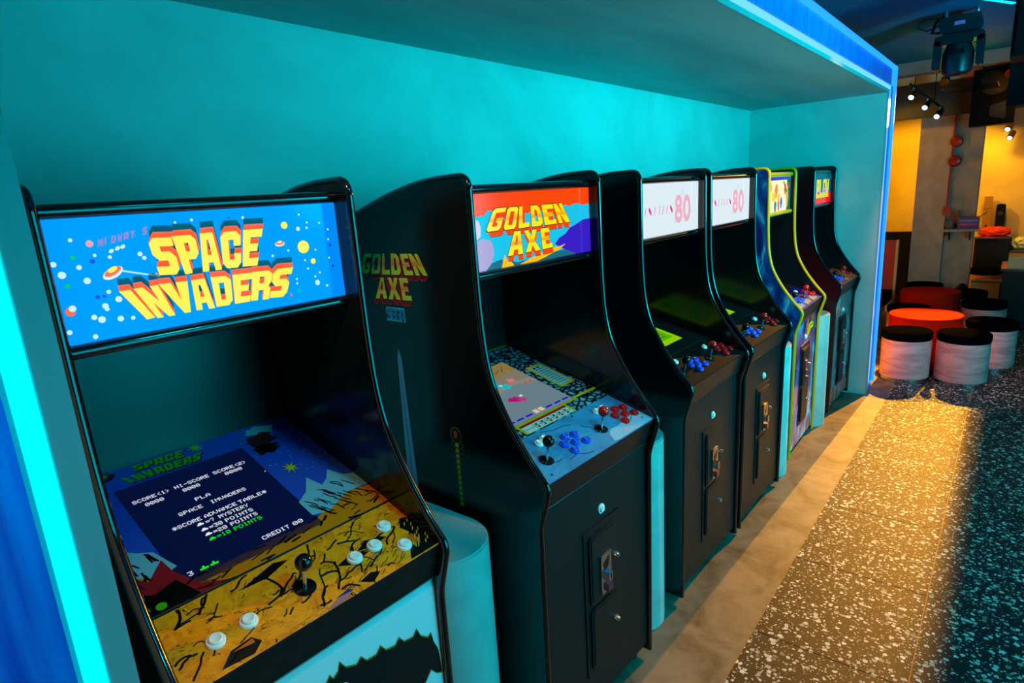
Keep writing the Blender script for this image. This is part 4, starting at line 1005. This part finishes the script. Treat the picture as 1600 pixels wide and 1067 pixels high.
# ------------------------------------------------------------------ stools and drum tables
m_marble = plaster('banded_stone', (236, 160, 156), (180, 112, 112), 9.0, 0.5, 0.1, (0.4, 0.4, 2.2))
m_cush = mat('black_cushion', (5, 5, 8), rough=0.95, spec=0.0)
m_kick = mat('steel_kick', (190, 190, 195), rough=0.14, metal=1.0)
def seat_r(r):
    return MB().lathe([(r-0.004, 0.0), (r, 0.006), (r+0.004, 0.02), (r+0.004, 0.055), (r-0.004, 0.066), (r-0.03, 0.070), (0.001, 0.071)], 32)
sb_me = MB().lathe([(0.176, 0.045), (0.178, 0.06), (0.178, 0.36)], 32).mesh('stool_body', m_marble)
sk_me = MB().lathe([(0.168, 0.0), (0.168, 0.045)], 32).mesh('kick_ring', m_kick)
sc_me = seat_r(0.178).mesh('cushion', m_cush)
for (x, y, lb) in [(4.68, -0.345, 'round stone stool with black cushion before the nearer red table, left one'), (4.74, -0.725, 'round stone stool with black cushion before the nearer red table, right one'), (5.30, -0.885, 'round stone stool with black cushion right of the nearer red table'),
                   (6.25, -0.80, 'round stone stool with black cushion right of the farther red table'), (6.83, -0.63, 'round stone stool with black cushion in shade behind the farther red table, right'), (5.76, -0.23, 'round stone stool between the two red tables, only its black cushion showing'), (7.24, -0.21, 'round stone stool against the concrete column, only a sliver of cushion showing'), (8.65, -0.72, 'round stone stool standing before the black cabinet with red cloth')]:
    t = thing('drum_stool', lb, 'stool', (x, y, 0), 0, 'round stools with black cushions')
    link('stool_body', sb_me, t); link('kick_ring', sk_me, t); link('cushion', sc_me, t, (0, 0, 0.36))
m_red = mat('red_lacquer', (176, 26, 8), rough=0.8, spec=0.02)
for (x, y, r, h, lb) in [(5.165, -0.42, 0.275, 0.475, 'nearer red drum table behind the two front stools'), (6.35, -0.345, 0.262, 0.49, 'farther red drum table near the concrete column')]:
    t = thing('drum_table', lb, 'table', (x, y, 0), 0, 'red drum tables')
    MB().lathe([(r-0.012, 0.03), (r-0.004, 0.035), (r-0.004, h-0.02)], 40).build('table_body', m_red, t)
    MB().lathe([(r, h-0.02), (r, h-0.003), (r-0.003, h), (0.001, h)], 40).build('table_top', m_red, t)
    MB().lathe([(r-0.03, 0), (r-0.03, 0.03)], 32).build('plinth', M_BLACKPL, t)

# ------------------------------------------------------------------ bench, far furniture
t = thing('booth_bench', 'red booth bench with dark seat behind the lit jamb', 'bench', (6.5, 0.0, 0))
MB().box((0.0, 0.01, 0.44), (0.06, 0.8, 0.985)).build('backrest', mat('bench_red', (170, 20, 18), rough=0.6), t)
MB().box((-0.42, 0.01, 0.36), (0.0, 0.8, 0.46)).build('seat', m_cush, t)
woodm = mat('pale_wood', (190, 150, 90), rough=0.5)
MB().box((-0.44, -0.012, 0.30), (0.07, 0.01, 0.36)).build('side_rail', woodm, t)
MB().box((0.0, -0.012, 0.36), (0.07, 0.01, 0.99)).build('side_rail', woodm, t)
for xx in (-0.40, 0.02):
    MB().box((xx, 0.0, 0), (xx+0.04, 0.04, 0.30)).build('leg', M_BLACKPL, t); MB().box((xx, 0.72, 0), (xx+0.04, 0.76, 0.30)).build('leg', M_BLACKPL, t)
tag(MB().box((8.0, 0.03, 0), (8.06, 1.3, 0.93)).box((7.99, 0.02, 0.93), (8.07, 1.3, 0.955)).build('half_height_screen', mat('dark_screen_board', (34, 30, 26), rough=0.6)), 'dark half-height screen behind the red booth bench', 'screen')

t = thing('counter', 'black counter block with pale top box, right edge of the view', 'counter', (7.0, -1.35, 0))
MB().box((0, 0, 0.02), (0.6, 0.44, 0.62)).build('body', mat('counter_black', (16, 18, 22), rough=0.35), t)
MB().box((-0.02, -0.02, 0.62), (0.62, 0.46, 0.645)).build('counter_top', M_CHROME, t)
MB().box((0.04, 0.0, 0.0), (0.56, 0.42, 0.02)).build('plinth', M_BLACKPL, t)
t = thing('equipment_case', 'cream equipment case lying on the black counter', 'case', (7.12, -1.30, 0.645))
MB().box((0, 0, 0), (0.35, 0.36, 0.11)).build('body', mat('case_cream', (206, 184, 130), rough=0.5), t)
for yy in (0.08, 0.2): MB().lathe([(0.006, -0.004), (0.006, 0.0)], 8, 0, (0, yy, 0.05), 'x').build('knob', M_BLACKPL, t)
t = thing('storage_cabinet', 'black storage cabinet with metal top under the red cloth', 'cabinet', (8.95, -0.93, 0))
MB().box((0, 0, 0.03), (0.42, 0.36, 0.78)).build('body', mat('counter_black', (16, 18, 22)), t)
MB().box((-0.02, -0.01, 0.78), (0.44, 0.38, 0.80)).build('top', M_CHROME, t)
for zz in (0.28, 0.53): MB().box((-0.004, 0.02, zz-0.2), (0.0, 0.34, zz)).build('drawer', M_BLACK, t)
def lump(name, label, cat, c, r, m, sq=(1, 1, 1), seed=1):
    random.seed(seed); mb = MB().sphere((0, 0, 0), r, 22, 0, sq)
    mb.v = [tuple(Vector(p)*(1+random.uniform(-.13, .13))) for p in mb.v]
    z0 = min(p[2] for p in mb.v); mb.v = [(p[0], p[1], max(p[2], z0*0.72)) for p in mb.v]; z0 = min(p[2] for p in mb.v)
    me_ = mb.mesh(name, m, False)
    return tag(link(name, me_, None, (c[0], c[1], c[2]-z0)), label, cat)
lump('folded_cloth', 'crumpled red cloth heaped on the black cabinet', 'cloth', (9.12, -0.76, 0.80), 0.15, mat('red_cloth', (206, 24, 14), rough=0.7), (0.8, 1.2, 0.42), 3)
t = thing('carton', 'tall brown cardboard carton standing behind the red cloth', 'box', (9.29, -0.66, 0.80))
cb = mat('cardboard', (150, 100, 50), rough=0.8)
MB().box((-0.04, -0.045, 0), (0.04, 0.045, 0.50)).build('body', cb, t); MB().box((-0.041, -0.012, 0.08), (-0.040, 0.012, 0.13)).build('printed_mark', m_ink, t); MB().box((-0.042, -0.045, 0.34), (0.042, 0.046, 0.352)).build('tape', mat('tape', (120, 84, 44), rough=0.4), t)
t = thing('desktop_speaker', 'slim black speaker beside the tall carton', 'speaker', (9.29, -0.80, 0.80))
MB().prism(rrect(-0.05, 0, 0.05, 0.40, 0.03), -0.04, 0.04, 'x').build('body', M_BLACKPL, t); MB().lathe([(0.03, -0.043), (0.03, -0.04)], 16, 0, (0, 0, 0.28), 'x').build('driver', M_RUBBER, t)
t = thing('cardboard_box', 'open cardboard box with papers on the floor behind the stools', 'box', (7.62, -0.78, 0), -0.1)
cbm = mat('cardboard_pale', (196, 160, 100), rough=0.8)
for a, b_ in (((-0.16, -0.13, 0), (-0.152, 0.13, 0.42)), ((0.152, -0.13, 0), (0.16, 0.13, 0.42)), ((-0.152, -0.13, 0), (0.152, -0.122, 0.42)), ((-0.152, 0.122, 0), (0.152, 0.13, 0.42))): MB().box(a, b_).build('side', cbm, t)
MB().box((-0.152, -0.122, 0.0), (0.152, 0.122, 0.36)).build('contents', mat('paper', (150, 170, 190), rough=0.8), t)
MB().prism([(-0.16, 0.42), (-0.152, 0.42), (-0.24, 0.46), (-0.244, 0.453)], -0.13, 0.13, 'y').build('flap', cbm, t)
lump('black_bag', 'slumped black bag beside the cardboard box', 'bag', (7.36, -0.56, 0), 0.13, mat('bag_black', (14, 14, 16), rough=0.6), (0.9, 0.7, 1.7), 5)
lump('white_bag', 'crumpled white plastic bag on the far storage shelf', 'bag', (9.15, -1.04, 0.62), 0.11, mat('bag_white', (220, 210, 180), rough=0.5), (1, 0.9, 0.8), 8)
t = thing('side_shelf', 'low dark storage unit beside the black cabinet', 'cabinet', (8.95, -1.35, 0))
MB().box((0, 0, 0), (0.42, 0.40, 0.60)).build('body', M_BLACK, t); MB().box((-0.01, -0.01, 0.60), (0.43, 0.41, 0.62)).build('top', mat('shelf_green', (70, 80, 60), rough=0.5), t)
# wall shelf with cartons
t = thing('wall_shelf', 'small grey shelf fixed to the wall pier', 'shelf', (7.62, -0.66, 1.0))
MB().box((-0.24, 0.0, 0), (0.0, 0.33, 0.025)).build('board', mat('shelf_grey', (150, 145, 138), rough=0.5), t)
for yy in (0.09, 0.28): MB().prism([(-0.18, 0.0), (0.0, 0.0), (0.0, -0.12)], yy-0.008, yy+0.008, 'y').build('bracket', M_BLACKPL, t)
t = thing('carton', 'open purple and blue carton on the wall shelf', 'box', (7.52, -0.645, 1.0251))
pm = mat('carton_violet', (90, 30, 120), rough=0.4)
MB().box((-0.08, 0.0, 0), (0.08, 0.19, 0.13)).build('body', pm, t); MB().box((-0.082, 0.01, 0.08), (-0.080, 0.18, 0.10)).build('printed_band', mat('band_cyan', (40, 150, 190), rough=0.4), t); MB().box((-0.082, 0.02, 0.045), (-0.080, 0.17, 0.06)).build('printed_band', mat('band_pink', (190, 60, 160), rough=0.4), t)
MB().prism([(0.0, 0.13), (0.0, 0.125), (-0.06, 0.17), (-0.055, 0.178)], -0.08, 0.08, 'x').build('flap', cb, t); MB().prism([(0.19, 0.13), (0.185, 0.128), (0.20, 0.20), (0.207, 0.198)], -0.08, 0.08, 'x').build('flap', cb, t)
lump('plastic_bag', 'clear crumpled plastic bag at the left end of the wall shelf', 'bag', (7.50, -0.375, 1.0251), 0.055, mat('bag_grey', (120, 110, 100), rough=0.3), (1, 0.9, 1), 9)
# fire alarm conduit and bells
t = thing('fire_alarm_riser', 'red conduit with two red bells on the column edge', 'fire alarm', (7.49, -0.338, 0))
fr_ = mat('alarm_red', (170, 12, 16), rough=0.35)
MB().tube([(0, 0, 1.26), (0, 0, 2.62)], 0.011, 8).build('conduit', fr_, t)
MB().box((-0.03, -0.035, 1.18), (0.0, 0.035, 1.28)).build('call_box', fr_, t)
for zz in (1.985, 1.775): MB().lathe([(0.015, -0.012), (0.06, -0.014), (0.062, -0.03), (0.05, -0.05), (0.02, -0.06), (0.001, -0.062)], 24, 0, (0, -0.03, zz), 'x').build('bell', fr_, t)

# ------------------------------------------------------------------ overhead: moving head, loudspeakers, track lights
M_DPL = mat('dark_fixture', (22, 26, 30), rough=0.32)
t = thing('moving_head_light', 'black moving-head stage light hanging from the ceiling', 'stage light', (4.5, -0.52, CZ), 0)
for yy in (-0.09, 0.09): MB().tube([(0, yy, 0), (0, yy, -0.05)], 0.012, 8).build('clamp', M_CHROME, t)
bm_ = MB().prism([(-0.115, -0.05), (0.115, -0.05), (0.125, -0.10), (0.10, -0.155), (-0.10, -0.155), (-0.125, -0.10)], -0.10, 0.10, 'x'); bs_ = bm_.build('base', M_DPL, t)
MB().box((-0.102, -0.03, -0.112), (-0.100, 0.03, -0.088)).build('display', mat('display_lcd', (6, 20, 40), emit=(40, 110, 190), strength=0.7), bs_)
for k in range(5): MB().tube([(-0.101, -0.03+k*0.015, -0.08), (-0.104, -0.03+k*0.015, -0.08)], 0.004, 6).build('button', M_BLACKPL, bs_)
yk = MB()
yk.prism(rrect(-0.145, -0.225, 0.145, -0.16, 0.025), -0.055, 0.055, 'x')
for s_ in (-1, 1): yk.prism(rrect(min(s_*0.105, s_*0.148), -0.385, max(s_*0.105, s_*0.148), -0.19, 0.018), -0.055, 0.055, 'x')
yk.build('yoke', M_DPL, t)
hd = MB().lathe([(0.03, 0.11), (0.075, 0.085), (0.092, 0.03), (0.095, -0.03), (0.088, -0.10), (0.070, -0.115), (0.066, -0.108), (0.001, -0.106)], 28, 0, (0, 0, -0.315))
ho_ = hd.build('lamp_head', M_DPL, t)
for k in range(8): MB().box((-0.094, -0.045+k*0.012, -0.30), (-0.088, -0.041+k*0.012, -0.27)).build('cooling_fin', M_BLACKPL, ho_)
MB().lathe([(0.066, -0.1075), (0.001, -0.1075)], 24, 0, (0, 0, -0.315)).build('lens', mat('lens_glass', (40, 70, 80), rough=0.05), ho_)
MB().box((-0.062, -0.10, -0.232), (-0.056, -0.085, -0.205)).build('warning_tag', mat('tag_amber', (236, 150, 20), rough=0.5), t)
MB().tube([(0.0, 0.12, -0.08), (0.02, 0.20, -0.10), (0.02, 0.26, -0.07), (0.02, 0.25, -0.03), (0.01, 0.18, -0.02), (0.0, 0.10, -0.04)], 0.006, 8).build('cable', M_RUBBER, t)
MB().tube([(0.02, 0.08, -0.01), (0.02, 0.15, -0.05), (0.02, 0.17, -0.12), (0.01, 0.12, -0.13)], 0.011, 8).build('cable', M_RUBBER, t)

def loudspeaker(loc, w_, h, d, label, rz=0, drivers=True):
    t = thing('loudspeaker', label, 'speaker', loc, rz, 'hanging loudspeakers')
    MB().box((0, -w_/2, -h/2), (d, w_/2, h/2)).build('cabinet', mat('speaker_black', (5, 8, 10), rough=0.6, spec=0.06), t)
    MB().box((-0.012, -w_/2+0.015, 0.01), (0, w_/2-0.015, h/2-0.015)).build('grille', mat('grille_black', (5, 9, 11), rough=0.6, spec=0.06), t)
    MB().box((-0.012, -w_/2+0.015, -h/2+0.015), (0, w_/2-0.015, -0.01)).build('grille', mat('grille_black', (20, 24, 26)), t)
    if drivers:
        MB().lathe([(0.12, -0.016), (0.10, -0.02), (0.04, -0.013), (0.001, -0.014)], 28, 0, (0, 0, h*0.25), 'x').build('woofer', mat('cone', (10, 15, 17), rough=0.45, spec=0.3), t)
        MB().prism([(-0.11, -h*0.10), (0.02, -h*0.16), (0.02, -h*0.34), (-0.11, -h*0.42)], -0.016, -0.012, 'x').build('horn', mat('cone', (28, 34, 38)), t)
    for yy in (-w_*0.3, w_*0.3): MB().tube([(d/2, yy, h/2), (d/2, yy, h/2+0.05)], 0.008, 6).build('hanging_bracket', M_BLACKPL, t)
    return t
loudspeaker((6.98, -0.665, 2.375), 0.36, 0.54, 0.28, 'large black two-way loudspeaker hanging before the far fascia')
loudspeaker((3.3, -0.995, 2.50), 0.31, 0.46, 0.30, 'black loudspeaker cropped by the top right corner of the view', drivers=False)
tag(MB().box((4.0, -0.535, CZ-0.012), (4.02, -0.52, CZ)).build('ceiling_clip', M_BLACKPL), 'small black clip on the ceiling beside the light line', 'clip')
a, c = Vector((3.95, -0.50, CZ-0.006)), Vector((4.62, -0.80, CZ-0.006))
dr = (c-a).normalized(); nn = Vector((-dr.y, dr.x, 0))*0.012
mb = MB(); mb.add([a+nn, c+nn, c-nn, a-nn]+[p+Vector((0, 0, 0.006)) for p in (a+nn, c+nn, c-nn, a-nn)], [(0, 1, 2, 3), (7, 6, 5, 4), (0, 4, 5, 1), (1, 5, 6, 2), (2, 6, 7, 3), (3, 7, 4, 0)])
tag(mb.build('led_strip', M_LEDC), 'cyan light line on the dark ceiling beside the moving-head light', 'light strip')

lens_m = mat('lamp_lens', (10, 10, 10), emit=(150, 200, 255), strength=6)
def spot_parts(t, p, stem, rod=0.010):
    p = Vector(p)
    h_ = MB(); d = Vector((-0.75, 0.25, -0.6)).normalized()
    q = [p+Vector((0, 0, 0.03))-d*0.05, p+Vector((0, 0, 0.03))+d*0.06]
    lb_ = h_.tube(q, [0.034, 0.036], 16).build('lamp_body', M_CHROME, t)
    MB().tube([p+Vector((0, 0, stem)), p+Vector((0, 0, 0.03))], rod, 8).build('stem', M_CHROME, t)
    MB().tube([q[1]+d*0.0005, q[1]+d*0.003], 0.026, 16).build('lens', lens_m, lb_)
t = thing('track_light', 'sloping lighting track with three small chrome spotlights under the beam', 'track light', (6.95, 0.06, 2.60))
MB().tube([(0, 0, 0), (0.21, -0.29, -0.27)], 0.012, 8).build('rail', M_BLACKPL, t)
for k, st in ((0.13, 0.10), (0.55, 0.10), (0.92, 0.10)): spot_parts(t, (0.21*k, -0.29*k, -0.27*k-st), st)
for k in (0.15, 0.75): MB().tube([(0.21*k, -0.29*k, 0.10), (0.21*k, -0.29*k, -0.27*k)], 0.004, 6).build('hanger_rod', M_BLACKPL, t)
for p, lb in (((8.3, -0.80, 2.10), 'small spotlight under the far ochre ceiling, upper right'), ((8.9, -0.82, 2.02), 'small spotlight under the far ochre ceiling, lower right'), ((8.35, 0.45, 2.10), 'small spotlight at the edge of the lit jamb')):
    t = thing('ceiling_spotlight', lb, 'spotlight', p, 0, 'spotlights in the far room')
    spot_parts(t, (0, 0, 0), 2.62-p[2], 0.006)
# warm raking spotlights, each with a barn door added to cut its beam off sharply on the room side
for p, lb, leaf in ((WARM_P, 'black spotlight with added barn door under the beam, behind the moving-head light', ((-0.50, -0.45, -0.102), (0.12, -0.0232, -0.100))),
                    (WARM_P2, 'black spotlight with added barn door under the beam, in front of the large loudspeaker', ((-0.162, -0.45, -0.30), (-0.160, -0.0022, 0.10)))):
    t = thing('barn_door_spotlight', lb, 'spotlight', p, 0, 'barn-door spotlights')
    MB().tube([(0.03, 0, 0.12), (0.03, 0, 0.03)], 0.010, 8).build('stem', M_BLACKPL, t)
    d = Vector((-0.88, 0.03, -0.47)).normalized()
    MB().tube([-d*0.10, -d*0.02], 0.04, 16).build('lamp_body', M_BLACKPL, t)
    MB().box(*leaf).build('added_barn_door', M_BLACKPL, t)
